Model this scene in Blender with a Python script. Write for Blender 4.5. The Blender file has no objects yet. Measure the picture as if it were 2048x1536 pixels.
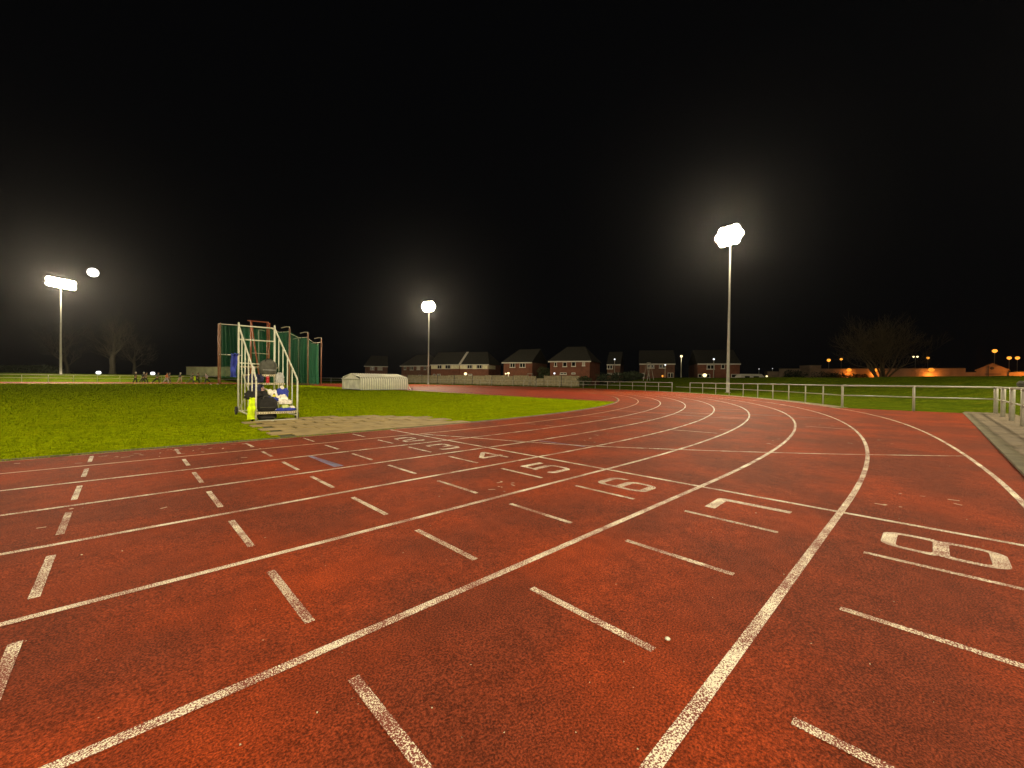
import bpy, bmesh, math, random
import numpy as np
from mathutils import Vector, Matrix, noise
from mathutils.geometry import tessellate_polygon
random.seed(7)
rng = np.random.default_rng(7)
PI = math.pi
SC = bpy.context.scene
COL = SC.collection

# ------------------------------------------------------------------ camera
CX, CY, CZ = -4.6346, -9.1069, 1.2351
FPX, PITCH, YAW, ROLL = 811.31, 0.010237, 0.805994, 0.011908     # focal length in pixels of a 2048 wide picture
R0, XC = 35.555, 0.2206                                          # radius of the kerb, x of the bend's centre
fw = Vector((math.cos(PITCH) * math.cos(YAW), math.cos(PITCH) * math.sin(YAW), -math.sin(PITCH)))
rt = Vector((math.sin(YAW), -math.cos(YAW), 0))
up = rt.cross(fw)
c_, s_ = math.cos(ROLL), math.sin(ROLL)
rt, up = c_ * rt + s_ * up, -s_ * rt + c_ * up
cam = bpy.data.cameras.new('camera')
cam.sensor_width = 36
cam.lens = FPX / 2048 * 36
cam.clip_start = 0.05
cam.clip_end = 4000
camo = bpy.data.objects.new('camera', cam)
COL.objects.link(camo)
M = Matrix.Identity(4)
for i in range(3):
    M[i][0], M[i][1], M[i][2], M[i][3] = rt[i], up[i], -fw[i], (CX, CY, CZ)[i]
camo.matrix_world = M
SC.camera = camo
SC.view_settings.view_transform = 'Standard'
SC.view_settings.look = 'None'
SC.view_settings.exposure = 0.0
SC.view_settings.gamma = 1
SC.view_settings.use_curve_mapping = False
SC.render.resolution_x, SC.render.resolution_y = 1024, 768
SC.cycles.max_bounces = 5
SC.cycles.volume_bounces = 0
SC.cycles.use_denoising = True
SC.cycles.sample_clamp_indirect = 4

# ------------------------------------------------------------------ night sky
W = bpy.data.worlds.new('World')
SC.world = W
W.use_nodes = True
nt = W.node_tree
bg = nt.nodes['Background']
sky = nt.nodes.new('ShaderNodeTexSky')
sky.sky_type = 'NISHITA'
sky.sun_disc = False
sky.sun_elevation = math.radians(-4)
sky.sun_rotation = math.radians(150)
mixw = nt.nodes.new('ShaderNodeMix')
mixw.data_type = 'RGBA'
mixw.inputs[0].default_value = 0.985
mixw.inputs[7].default_value = (0.010, 0.0105, 0.0125, 1)
nt.links.new(sky.outputs[0], mixw.inputs[6])
nt.links.new(mixw.outputs[2], bg.inputs[0])
bg.inputs[1].default_value = 0.12

LAMP_COL = (1.0, 0.80, 0.50)
MAST_W = 38000.0
HAZE = 0.000075

# ------------------------------------------------------------------ helpers
def at(u, v, depth):
    """point seen at pixel (u, v) of the 2048 wide photograph, at this depth along the view"""
    return Vector((CX, CY, CZ)) + depth * (fw + rt * ((u - 1024) / FPX) - up * ((v - 768) / FPX))
def hor(u):
    return 768 - FPX * math.tan(PITCH) + (u - 1024) * math.tan(ROLL)
def dist_out(x, y):
    if x < XC:
        return -y if y < R0 else y - 2 * R0
    return math.hypot(x - XC, y - R0) - R0
def ss(a, b, t):
    t = min(1, max(0, (t - a) / (b - a)))
    return t * t * (3 - 2 * t)
def H(x, y):
    """height of the ground"""
    d = dist_out(x, y)
    z = 0.01 * min(12, max(0, d))
    if d > 12:
        w = ss(40, 22, y) * ss(-2, 14, x)                        # grass bank behind the bend
        z += w * 1.82 * ss(15, 27, d) * (1 - 0.35 * ss(40, 70, d))
        w2 = ss(70, 84, y) * ss(30, 12, x)                       # bank behind the back straight
        z += w2 * 1.25 * ss(17, 26, d)
        z += 0.10 * ss(14, 20, d) * noise.noise(Vector((x * .12, y * .12, 0)))
    return z

def link_obj(name, me, m=None, parent=None, smooth=False):
    o = bpy.data.objects.new(name, me)
    COL.objects.link(o)
    if m is not None and not me.materials:
        me.materials.append(m)
    if smooth:
        me.polygons.foreach_set('use_smooth', [True] * len(me.polygons))
    if parent is not None:
        o.parent = parent
    return o
def mesh(name, verts, faces, m=None, parent=None, smooth=False):
    me = bpy.data.meshes.new(name)
    me.from_pydata([tuple(v) for v in verts], [], faces)
    me.update()
    return link_obj(name, me, m, parent, smooth)
def tag(o, label=None, cat=None, group=None, kind=None):
    if label: o['label'] = label
    if cat: o['category'] = cat
    if group: o['group'] = group
    if kind: o['kind'] = kind
    return o
def thing(name, label, cat, loc=(0, 0, 0), rz=0, group=None):
    o = bpy.data.objects.new(name, None)
    o.empty_display_size = .2
    COL.objects.link(o)
    o.location = loc
    o.rotation_euler = (0, 0, rz)
    return tag(o, label, cat, group)

class MB:
    """collects shapes, then links them as ONE mesh"""
    def __init__(s): s.v, s.f = [], []
    def add(s, vs, fs):
        n = len(s.v)
        s.v += [tuple(v) for v in vs]
        s.f += [tuple(i + n for i in f) for f in fs]
        return s
    def box(s, x0, x1, y0, y1, z0, z1, mtx=None):
        vs = [Vector((x, y, z)) for z in (z0, z1) for y in (y0, y1) for x in (x0, x1)]
        if mtx is not None: vs = [mtx @ v for v in vs]
        return s.add(vs, [(0, 2, 3, 1), (4, 5, 7, 6), (0, 1, 5, 4), (2, 6, 7, 3), (0, 4, 6, 2), (1, 3, 7, 5)])
    def tube(s, pts, r, n=8, cap=True):
        pts = [Vector(p) for p in pts]
        rs = r if isinstance(r, (list, tuple)) else [r] * len(pts)
        vs, fs = [], []
        prev = None
        for i, p in enumerate(pts):
            d = (pts[min(i + 1, len(pts) - 1)] - pts[max(i - 1, 0)]).normalized()
            if prev is None:
                a = d.orthogonal().normalized()
            else:
                a = (prev - d * prev.dot(d))
                a = a.normalized() if a.length > 1e-6 else d.orthogonal().normalized()
            prev = a
            b = d.cross(a)
            for k in range(n):
                t = 2 * PI * k / n
                vs.append(p + (a * math.cos(t) + b * math.sin(t)) * rs[i])
        for i in range(len(pts) - 1):
            for k in range(n):
                k2 = (k + 1) % n
                fs.append((i * n + k, i * n + k2, (i + 1) * n + k2, (i + 1) * n + k))
        if cap:
            fs.append(tuple(range(n - 1, -1, -1)))
            fs.append(tuple((len(pts) - 1) * n + k for k in range(n)))
        return s.add(vs, fs)
    def lathe(s, prof, n=16, c=(0, 0, 0)):
        vs, fs = [], []
        for (r, z) in prof:
            for k in range(n):
                t = 2 * PI * k / n
                vs.append((c[0] + r * math.cos(t), c[1] + r * math.sin(t), c[2] + z))
        for i in range(len(prof) - 1):
            for k in range(n):
                k2 = (k + 1) % n
                fs.append((i * n + k, i * n + k2, (i + 1) * n + k2, (i + 1) * n + k))
        fs.append(tuple(range(n - 1, -1, -1)))
        fs.append(tuple((len(prof) - 1) * n + k for k in range(n)))
        return s.add(vs, fs)
    def build(s, name, m=None, parent=None, smooth=False):
        return mesh(name, s.v, s.f, m, parent, smooth)

# ------------------------------------------------------------------ materials
def new_mat(name):
    m = bpy.data.materials.new(name)
    m.use_nodes = True
    n = m.node_tree.nodes
    return m, m.node_tree, n['Principled BSDF']
def ramp(nt, stops):
    r = nt.nodes.new('ShaderNodeValToRGB')
    e = r.color_ramp.elements
    while len(e) < len(stops): e.new(.5)
    for el, (p, c) in zip(e, stops):
        el.position = p
        el.color = (c, c, c, 1) if not isinstance(c, tuple) else (*c, 1)
    return r
def tex(nt, scale, detail=2, rough=.5, kind='ShaderNodeTexNoise', coord='Object', stretch=None):
    co = nt.nodes.new('ShaderNodeTexCoord')
    t = nt.nodes.new(kind)
    t.inputs['Scale'].default_value = scale
    if kind == 'ShaderNodeTexNoise':
        t.inputs['Detail'].default_value = detail
        t.inputs['Roughness'].default_value = rough
    if stretch:
        mp = nt.nodes.new('ShaderNodeMapping')
        mp.inputs['Scale'].default_value = stretch
        nt.links.new(co.outputs[coord], mp.inputs[0])
        nt.links.new(mp.outputs[0], t.inputs['Vector'])
    else:
        nt.links.new(co.outputs[coord], t.inputs['Vector'])
    return t
def mixc(nt, fac, a, b, blend='MIX'):
    x = nt.nodes.new('ShaderNodeMix')
    x.data_type = 'RGBA'
    x.blend_type = blend
    for sock, val in ((x.inputs[0], fac), (x.inputs[6], a), (x.inputs[7], b)):
        if hasattr(val, 'links') or hasattr(val, 'is_linked'):
            nt.links.new(val, sock)
        elif isinstance(val, tuple):
            sock.default_value = (*val, 1)
        else:
            sock.default_value = val
    return x.outputs[2]
def bump(nt, p, h, strength=.3, dist=.01):
    b = nt.nodes.new('ShaderNodeBump')
    b.inputs['Strength'].default_value = strength
    b.inputs['Distance'].default_value = dist
    nt.links.new(h, b.inputs['Height'])
    nt.links.new(b.outputs[0], p.inputs['Normal'])
def M_plain(name, col, rough=.7, var=.25, scale=6, metal=0, bumps=0, bscale=60):
    m, nt, p = new_mat(name)
    t = tex(nt, scale, 4)
    r = ramp(nt, [(.3, 1 - var), (.7, 1 + var)])
    nt.links.new(t.outputs[0], r.inputs[0])
    nt.links.new(mixc(nt, 1.0, col, r.outputs[0], 'MULTIPLY'), p.inputs['Base Color'])
    p.inputs['Roughness'].default_value = rough
    p.inputs['Metallic'].default_value = metal
    if bumps:
        t2 = tex(nt, bscale, 3)
        bump(nt, p, t2.outputs[0], bumps, .01)
    return m
def M_emit(name, col, strength):
    m, nt, p = new_mat(name)
    e = nt.nodes.new('ShaderNodeEmission')
    e.inputs[0].default_value = (*col, 1)
    e.inputs[1].default_value = strength
    nt.links.new(e.outputs[0], nt.nodes['Material Output'].inputs[0])
    return m

def track_colour(nt, base, dark):
    """rubber granules: fine speckle, medium blotches, large orange patches painted as warm pools of light"""
    f = tex(nt, 120, 3, .72)
    fr = ramp(nt, [(.36, .38), (.5, .92), (.66, 1.9)])
    nt.links.new(f.outputs[0], fr.inputs[0])
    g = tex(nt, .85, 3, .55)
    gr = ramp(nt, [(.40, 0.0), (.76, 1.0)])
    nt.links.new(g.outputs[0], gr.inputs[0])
    g2 = tex(nt, 9, 5, .65)
    g2r = ramp(nt, [(.3, .80), (.7, 1.2)])
    nt.links.new(g2.outputs[0], g2r.inputs[0])
    c = mixc(nt, gr.outputs[0], dark, base)  # large patches put pools of warm light into the rubber colour
    c = mixc(nt, 1.0, c, g2r.outputs[0], 'MULTIPLY')
    c = mixc(nt, 1.0, c, fr.outputs[0], 'MULTIPLY')
    return c, f
def M_track(name, base, dark):
    m, nt, p = new_mat(name)
    c, f = track_colour(nt, base, dark)
    # sparse pale chips and grit
    v = tex(nt, 9, kind='ShaderNodeTexVoronoi')
    vr = ramp(nt, [(.0, 1.0), (.018, 0.0)])
    nt.links.new(v.outputs[0], vr.inputs[0])
    k = tex(nt, 2.3, 2)
    kr = ramp(nt, [(.60, 0.0), (.64, 1.0)])
    nt.links.new(k.outputs[0], kr.inputs[0])
    mm = nt.nodes.new('ShaderNodeMath'); mm.operation = 'MULTIPLY'
    nt.links.new(vr.outputs[0], mm.inputs[0]); nt.links.new(kr.outputs[0], mm.inputs[1])
    c = mixc(nt, mm.outputs[0], c, (.5, .4, .3))
    nt.links.new(c, p.inputs['Base Color'])
    p.inputs['Roughness'].default_value = .72
    p.inputs['Specular IOR Level'].default_value = .08
    bump(nt, p, f.outputs[0], .9, .012)
    return m
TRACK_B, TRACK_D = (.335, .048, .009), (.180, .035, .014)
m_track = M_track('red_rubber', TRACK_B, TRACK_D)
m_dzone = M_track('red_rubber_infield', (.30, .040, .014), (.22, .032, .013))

def M_paint(name, col, wear, tr=(.2, .032, .014)):
    m, nt, p = new_mat(name)
    f = tex(nt, 175, 3, .65)
    g = tex(nt, 4.0, 4, .6)
    a = nt.nodes.new('ShaderNodeMath'); a.operation = 'MULTIPLY_ADD'
    a.inputs[1].default_value = .42
    nt.links.new(g.outputs[0], a.inputs[0]); nt.links.new(f.outputs[0], a.inputs[2])
    r = ramp(nt, [(wear - .02, 0.0), (wear + .03, 1.0)])
    nt.links.new(a.outputs[0], r.inputs[0])
    c = mixc(nt, r.outputs[0], tr, col)
    nt.links.new(c, p.inputs['Base Color'])
    p.inputs['Roughness'].default_value = .65
    bump(nt, p, f.outputs[0], .6, .01)
    return m
m_paint = M_paint('white_line_paint', (.94, .91, .77), .715)
m_paint_worn = M_paint('worn_line_paint', (.92, .88, .73), .74)
m_paint_faint = M_paint('faded_pink_paint', (.60, .28, .20), .65)
m_paint_blue = M_paint('pale_blue_paint', (.20, .22, .42), .66)
m_paint_inner = M_paint('pink_inner_line', (.66, .42, .30), .65)

def M_grass(name, ca, cb, cc):
    m, nt, p = new_mat(name)
    a = tex(nt, 1.1, 6, .65)
    ar = ramp(nt, [(.30, cb), (.52, ca), (.72, cc)])
    nt.links.new(a.outputs[0], ar.inputs[0])
    b = tex(nt, 34, 4, .75)
    br = ramp(nt, [(.33, .35), (.5, .95), (.70, 1.65)])
    nt.links.new(b.outputs[0], br.inputs[0])
    h = tex(nt, 5.5, 5, .7)
    hr = ramp(nt, [(.34, .60), (.66, 1.3)])
    nt.links.new(h.outputs[0], hr.inputs[0])
    c = mixc(nt, 1.0, ar.outputs[0], br.outputs[0], 'MULTIPLY')
    c = mixc(nt, 1.0, c, hr.outputs[0], 'MULTIPLY')
    nt.links.new(c, p.inputs['Base Color'])
    p.inputs['Roughness'].default_value = .85
    p.inputs['Specular IOR Level'].default_value = .0
    bump(nt, p, b.outputs[0], .8, .05)
    return m
m_grass = M_grass('infield_turf', (.32, .41, .003), (.24, .33, .003), (.39, .45, .004))
m_bank = M_grass('bank_turf', (.082, .118, .006), (.050, .082, .005), (.115, .135, .008))
m_blade, nt, p = new_mat('grass_blade')
t = tex(nt, 1.3, 3); r = ramp(nt, [(.3, (.22, .34, .003)), (.7, (.39, .51, .006))])
nt.links.new(t.outputs[0], r.inputs[0]); nt.links.new(r.outputs[0], p.inputs['Base Color'])
p.inputs['Roughness'].default_value = .8; p.inputs['Specular IOR Level'].default_value = 0
m_concrete = M_plain('weathered_concrete', (.15, .120, .078), .9, .35, 3, bumps=.6, bscale=90)
m_kerbstone = M_plain('kerb_concrete', (.16, .145, .09), .9, .25, 4, bumps=.4)
m_slab = M_plain('paving_slab', (.34, .26, .115), .9, .28, 2.2, bumps=.4, bscale=50)
m_soil = M_plain('soil_joint', (.055, .060, .010), .95, .5, 7, bumps=.6)
m_verge = M_plain('dusty_verge', (.20, .18, .11), .95, .4, 3, bumps=.6)
m_galv = M_plain('galvanised_steel', (.40, .40, .35), .5, .12, 9)
m_mast = M_plain('mast_steel', (.36, .36, .34), .45, .12, 2)
m_dark = M_plain('dark_metal', (.04, .04, .04), .5, .2)
m_lampglass = M_emit('floodlight_glass', (1.0, .88, .62), 60)

# ------------------------------------------------------------------ ground, track
TH = [math.radians(-90 + i * .5) for i in range(361)]
def stations(x_end=-70, bend_only=False, step=2.0):
    """list of functions d -> (x, y): along the home straight, the bend, the back straight"""
    out = []
    if not bend_only:
        n = int((XC - x_end) / step)
        for i in range(n):
            x = x_end + (XC - x_end) * i / n
            out.append(lambda d, x=x: (x, -d))
    for t in TH:
        out.append(lambda d, t=t: (XC + (R0 + d) * math.cos(t), R0 + (R0 + d) * math.sin(t)))
    if not bend_only:
        for i in range(1, n + 1):
            x = XC + (x_end - XC) * i / n
            out.append(lambda d, x=x: (x, 2 * R0 + d))
    return out
def z_track(d): return 0.01 * min(12, max(0, d))
def band(mb, st, d0, d1, dz):
    n = len(mb.v)
    for f in st:
        for dd in ((d0(f) if callable(d0) else d0), (d1(f) if callable(d1) else d1)):
            x, y = f(dd)
            mb.v.append((x, y, z_track(dd) + dz))
    for i in range(len(st) - 1):
        a = n + 2 * i
        mb.f.append((a, a + 1, a + 3, a + 2))
ST = stations()

mb = MB(); ds = [0, 3.3, 6.6, 9.9]
for a, b in zip(ds[:-1], ds[1:]): band(mb, ST, a, b, 0)
band(mb, [f for f in ST[:-1] if f(10)[0] > 19.6 and True], 9.9, 10.2, 0)
# red apron between the bend and the pavement
xs = [XC + 19.4 * i / 60 for i in range(61)]
n = len(mb.v)
for x in xs:
    ya = R0 - math.sqrt((R0 + 9.9) ** 2 - (x - XC) ** 2)
    for y in (min(ya, -9.9 + 1e-4), -9.9):
        pass
    mb.v.append((x, ya, z_track(9.9)))
    mb.v.append((x, -9.9, z_track(dist_out(x, -9.9))))
for i in range(60):
    a = n + 2 * i
    mb.f.append((a, a + 1, a + 3, a + 2))
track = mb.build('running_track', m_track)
tag(track, kind='structure')

# infield turf and the red area inside the bend
mb = MB()
xe = -70
mb.add([(xe, 0, 0), (XC, 0, 0), (XC, 2 * R0, 0), (xe, 2 * R0, 0)], [(0, 1, 2, 3)])
vs = [(XC + R0 * math.cos(t), R0 + R0 * math.sin(t), 0) for t in TH]
mb.add([(XC, R0, 0)] + vs, [(0, i + 1, i + 2) for i in range(360)])
tag(mb.build('infield_grass', m_grass), kind='structure')
mb = MB(); XD = 16.3
t0 = math.acos((XD - XC) / R0)
vs = [(XC + R0 * math.cos(t), R0 + R0 * math.sin(t), .004) for t in [-t0 + 2 * t0 * i / 200 for i in range(201)]]
mb.add([(XD + .5, R0, .004)] + vs, [(0, i + 1, i + 2) for i in range(200)])
mb.add([vs[0], vs[-1], (XD + .5, R0, .004)], [(0, 2, 1)])
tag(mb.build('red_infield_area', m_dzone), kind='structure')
mb = MB(); band(mb, ST, -.06, 0, .018)
n = len(mb.v); band(mb, ST, 0, .001, .0); 
for i in range(len(ST) - 1):
    mb.f.append((2 * i + 1, n + 2 * i, n + 2 * i + 2, 2 * i + 3))
for i in range(n, len(mb.v)):
    x, y, z = mb.v[i]; mb.v[i] = (x, y, 0.0)
tag(mb.build('inner_kerb', m_kerbstone), kind='structure')

# outer ground: one sheet that reaches the horizon
dl = [9.9, 10.6, 11.4, 12.2, 13, 14, 15, 16, 17, 18, 19.5, 21, 22.5, 24, 26, 28, 30, 33, 36, 40, 45, 50, 56, 62, 70, 80, 95, 120, 160, 250, 500, 1200]
sg = []
for i in range(46): sg.append(lambda d, x=-900 + 900.22 * (i / 46) ** .45: (x, -d))
for t in [math.radians(-90 + i * 2) for i in range(91)]:
    sg.append(lambda d, t=t: (XC + (R0 + d) * math.cos(t), R0 + (R0 + d) * math.sin(t)))
for i in range(46): sg.append(lambda d, x=XC - 900.22 * (1 - (1 - (i + 1) / 46) ** .45) : (x, 2 * R0 + d))
vs, fs = [], []
for f in sg:
    for d in dl:
        x, y = f(d); vs.append((x, y, H(x, y) - (.012 if d < 11 else .025 if d < 17 and y < 30 else .006)))
nd = len(dl)
for i in range(len(sg) - 1):
    for j in range(nd - 1):
        fs.append((i * nd + j, i * nd + j + 1, (i + 1) * nd + j + 1, (i + 1) * nd + j))
tag(mesh('ground', vs, fs, m_bank, smooth=True), kind='structure')
mb = MB(); band(mb, [f for f in ST if f(10)[0] > 19.5], 10.2, 10.85, .002)
tag(mb.build('verge_strip', m_verge), kind='structure')
# pavement at the right with its kerb
mb = MB()
for i in range(60):
    x0, x1 = -40 + i, -39 + i
    x1 = min(x1, 20.3)
    mb.add([(x0, -9.9, .125), (x0, -11.3, .125), (x1, -11.3, .125), (x1, -9.9, .125)], [(0, 1, 2, 3)])
    zb = -.02
mb.add([(20.0, -9.9, .125), (20.0, -11.3, .125), (20.9, -11.3, .125), (20.9, -10.0, .125)], [(0, 1, 2, 3)])
tag(mb.build('pavement', m_concrete), kind='structure')
mb = MB(); mb.box(-40, 20.0, -10.08, -9.90, .0, .134)
tag(mb.build('pavement_kerb', m_kerbstone), kind='structure')

# ------------------------------------------------------------------ painted marks (parts of the track)
def mark(name, m, builder):
    mb = MB(); builder(mb); return mb.build(name, m, track)
for k in range(1, 8):
    mark('lane_line', m_paint if k > 1 else m_paint_inner, lambda mb: band(mb, ST, 1.22 * k - .025, 1.22 * k + .025, .002))
def d8(off):
    def g(f):
        x, y = f(9.8)
        return 9.74 + .40 * ss(4, 18, x) * ss(24, 5, y) + off
    return g
mark('lane_line', m_paint, lambda mb: band(mb, ST, d8(-.025), d8(.025), .002))
mark('edge_line', m_paint_inner, lambda mb: band(mb, ST, .03, .075, .002))
def rect(mb, x0, x1, d0, d1, dz=.0024):
    mb.add([(x0, -d0, z_track(d0) + dz), (x0, -d1, z_track(d1) + dz), (x1, -d1, z_track(d1) + dz), (x1, -d0, z_track(d0) + dz)], [(0, 1, 2, 3)])
mark('finish_line', m_paint, lambda mb: rect(mb, -.025, .025, .08, 9.74, .0032))
for lane in range(1, 9):
    for r in range(1, 6):
        worn = (lane + r) % 2 or lane > 5
        a = 1.22 * (lane - 1)
        x = -r + .0 + (0.03 if r == 5 else .01)
        lo, hi = (.25, .97) if lane > 2 else (.28, .90)
        mark('distance_mark', m_paint_worn if worn else m_paint, lambda mb: rect(mb, x - .022, x + .022, a + lo, a + hi))
def poly_strip(mb, pts, w, dz=.0036):
    vs = []
    for i, q in enumerate(pts):
        a = Vector(pts[max(0, i - 1)]); b = Vector(pts[min(len(pts) - 1, i + 1)])
        d = (b - a).normalized(); nrm = Vector((-d.y, d.x))
        for s in (-1, 1):
            x, y = Vector(q) + nrm * s * w / 2
            vs.append((x, y, z_track(dist_out(x, y)) + dz))
    mb.add(vs, [(2 * i, 2 * i + 2, 2 * i + 3, 2 * i + 1) for i in range(len(pts) - 1)])
def catmull(P, n=8):
    out = []
    for i in range(len(P) - 1):
        p0, p1, p2, p3 = P[max(0, i - 1)], P[i], P[i + 1], P[min(len(P) - 1, i + 2)]
        for k in range(n):
            t = k / n
            out.append(tuple(.5 * (2 * p1[j] + (p2[j] - p0[j]) * t + (2 * p0[j] - 5 * p1[j] + 4 * p2[j] - p3[j]) * t * t + (3 * p1[j] - p0[j] - 3 * p2[j] + p3[j]) * t ** 3) for j in range(len(p1))))
    out.append(tuple(P[-1])); return out
curve = catmull([(.09, -1.22), (.57, -2.46), (1.0, -3.66), (1.45, -4.70), (2.3, -6.03), (3.19, -7.27), (4.1, -8.36), (5.09, -9.44)])
mark('curved_start_line', m_paint, lambda mb: poly_strip(mb, curve, .045))
def pol(x, y0, y1, w=.04, m=m_paint_faint, name='relay_mark', dx=0):
    pts = [(x + dx * t, y0 + (y1 - y0) * t) for t in [i / 8 for i in range(9)]]
    mark(name, m, lambda mb: poly_strip(mb, pts, w, .0028))
pol(3.58, -1.02, -1.5); pol(3.58, -1.85, -2.26)
pol(6.98, -.58, -1.5, .05, dx=.15); pol(7.15, -1.5, -2.96, .045, dx=.25)
pol(5.15, -4.6, -5.66, .05, m_paint_inner, dx=.1); pol(6.1, -5.42, -5.66, .06)
pol(10.3, .05, -2.9, .05, dx=-.4); pol(9.9, -2.9, -4.95, .05, dx=-.2)
pol(11.05, -2.15, -3.28, .06, m_paint_inner, dx=.3); pol(14.15, .1, -.9, .06, dx=.2)
pol(14.3, -2.35, -3.3, .06, dx=.4); pol(10.2, -4.0, -5.0, .05); pol(12.1, -4.2, -5.4, .05); pol(12.0, -5.9, -6.7, .05, dx=.1)
pol(8.7, -6.7, -7.8, .05, dx=-.1)
pol(1.3, -3.72, -4.78, .05, m_paint_blue, 'blue_mark', .07)
mark('blue_mark', m_paint_blue, lambda mb: mb.add([(x, y, z_track(-y) + .0024) for x, y in
     [(-2.585, -2.47), (-2.53, -2.47), (-2.53, -3.46), (-2.46, -3.47), (-2.46, -3.55), (-2.585, -3.55)]], [(0, 1, 2, 3), (0, 3, 5), (3, 4, 5)]))
# lane numbers
SXY = .62
def stroke_poly(path, w, closed=False):
    P = [Vector(p) for p in path]; L, Rr = [], []
    n = len(P)
    for i in range(n):
        if closed: a, b = P[i - 1], P[(i + 1) % n]
        else: a, b = P[max(0, i - 1)], P[min(n - 1, i + 1)]
        d1 = (P[i] - a); d2 = (b - P[i])
        d1 = d1.normalized() if d1.length > 1e-9 else d2.normalized()
        d2 = d2.normalized() if d2.length > 1e-9 else d1
        nn = (Vector((-d1.y, d1.x)) + Vector((-d2.y, d2.x))).normalized()
        k = w / 2 / max(.35, nn.dot(Vector((-d1.y, d1.x))))
        L.append(P[i] + nn * k); Rr.append(P[i] - nn * k)
    return L, Rr
def arc(cx, cy, rx, ry, a0, a1, n=7):
    return [(cx + rx * math.cos(math.radians(a0 + (a1 - a0) * i / n)), cy + ry * math.sin(math.radians(a0 + (a1 - a0) * i / n))) for i in range(n + 1)]
def glyph(mb, ch, ox, od):
    """digit in a box .66 x .61 with stroke .08, squeezed in x; ox = right side x, od = d of the top"""
    w = .085; a, b = .0425, .0425
    X0, X1, Y0, Y1 = a, .66 - a, b, .61 - b
    ym = .305; r = .12
    loops = []
    if ch == '7':
        loops.append([[(.0, .60), (.57, .61), (.63, .595), (.66, .55), (.66, .0), (.54, .0), (.54, .50), (.51, .52), (0, .51)]])
    elif ch == '4':
        loops.append([[(.52, .61), (.62, .61), (.62, .24), (.66, .24), (.66, .16), (.62, .16), (.62, 0), (.52, 0), (.52, .16), (0, .16), (0, .26)],
                      [(.52, .24), (.13, .24), (.52, .50)]])
    elif ch == '8':
        r = .15
        o = arc(.66 - r, .61 - r, r, r, 0, 90) + arc(r, .61 - r, r, r, 90, 180) + [(0, .35), (.03, .315), (.03, .295), (0, .26)] + arc(r, r, r, r, 180, 270) + arc(.66 - r, r, r, r, 270, 360) + [(.66, .26), (.63, .295), (.63, .315), (.66, .35)]
        q = .05
        h = lambda y0, y1: arc(.58 - q, y1 - q, q, q, 0, 90, 4) + arc(.08 + q, y1 - q, q, q, 90, 180, 4) + arc(.08 + q, y0 + q, q, q, 180, 270, 4) + arc(.58 - q, y0 + q, q, q, 270, 360, 4)
        loops.append([o, h(.345, .53), h(.08, .265)])
    else:
        if ch == '2':
            path = [(X0, .47)] + arc(X0 + r, Y1 - r, r, r, 180, 90) + arc(X1 - r, Y1 - r, r, r, 90, 0) + [(X1, .40)] + arc(X1 - r, .40, r, .10, 0, -80)[1:] + [(X0 + .06, .20), (X0, .14), (X0, Y0), (X1 + .04, Y0)]
        elif ch == '3':
            path = [(X0, .49)] + arc(X0 + .1, Y1 - .08, .1, .08, 180, 90) + arc(X1 - r, Y1 - .1, r, .1, 90, 0) + arc(X1 - .1, ym + .08, .1, .07, 0, -70) + [(.42, ym), ] + arc(X1 - .1, ym - .08, .1, .07, 70, 0) + arc(X1 - r, Y0 + .1, r, .1, 0, -90) + arc(X0 + .1, Y0 + .08, .1, .08, -90, -180) + [(X0, .13)]
        elif ch == '5':
            path = [(X1 + .03, Y1), (X0 + .02, Y1), (X0, .35), (X1 - r, .37)] + arc(X1 - r, .37 - .11, r, .11, 90, 0)[1:] + arc(X1 - r, Y0 + .11, r, .11, 0, -90) + arc(X0 + .1, Y0 + .07, .1, .07, -90, -180)
        elif ch == '6':
            path = [(X1 - .02, .475)] + arc(X1 - r, Y1 - .1, r, .1, 0, 90) + arc(X0 + r, Y1 - .12, r, .12, 90, 180) + arc(X0 + r, Y0 + .12, r, .12, 180, 270) + arc(X1 - .07 - r, Y0 + .12, r, .12, 270, 360) + arc(X1 - .07 - r, .32 - .1, r, .10, 0, 90) + [(X0 + w / 2 + .003, .32)]
        L, Rr = stroke_poly(path, w)
        n0 = len(mb.v)
        for A, B in zip(L, Rr):
            for q in (A, B):
                d = od + (.61 - q.y); mb.v.append((ox - (.66 - q.x) * SXY, -d, z_track(d) + .0024))
        for i in range(len(L) - 1):
            mb.f.append((n0 + 2 * i, n0 + 2 * i + 1, n0 + 2 * i + 3, n0 + 2 * i + 2))
        return
    for lp in loops:
        polys = [[Vector((x, y, 0)) for x, y in q] for q in lp]
        flat = [v for q in polys for v in q]
        tri = tessellate_polygon(polys)
        vs = []
        for v in flat:
            d = od + (.61 - v.y); vs.append((ox - (.66 - v.x) * SXY, -d, z_track(d) + .0024))
        mb.add(vs, [tuple(t) for t in tri])
for nlane in range(2, 9):
    mark('lane_number', m_paint_worn if nlane == 6 else m_paint, lambda mb: glyph(mb, str(nlane), -.31, 1.22 * (nlane - 1) + .31))['label'] = 'painted lane number %d' % nlane
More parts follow.
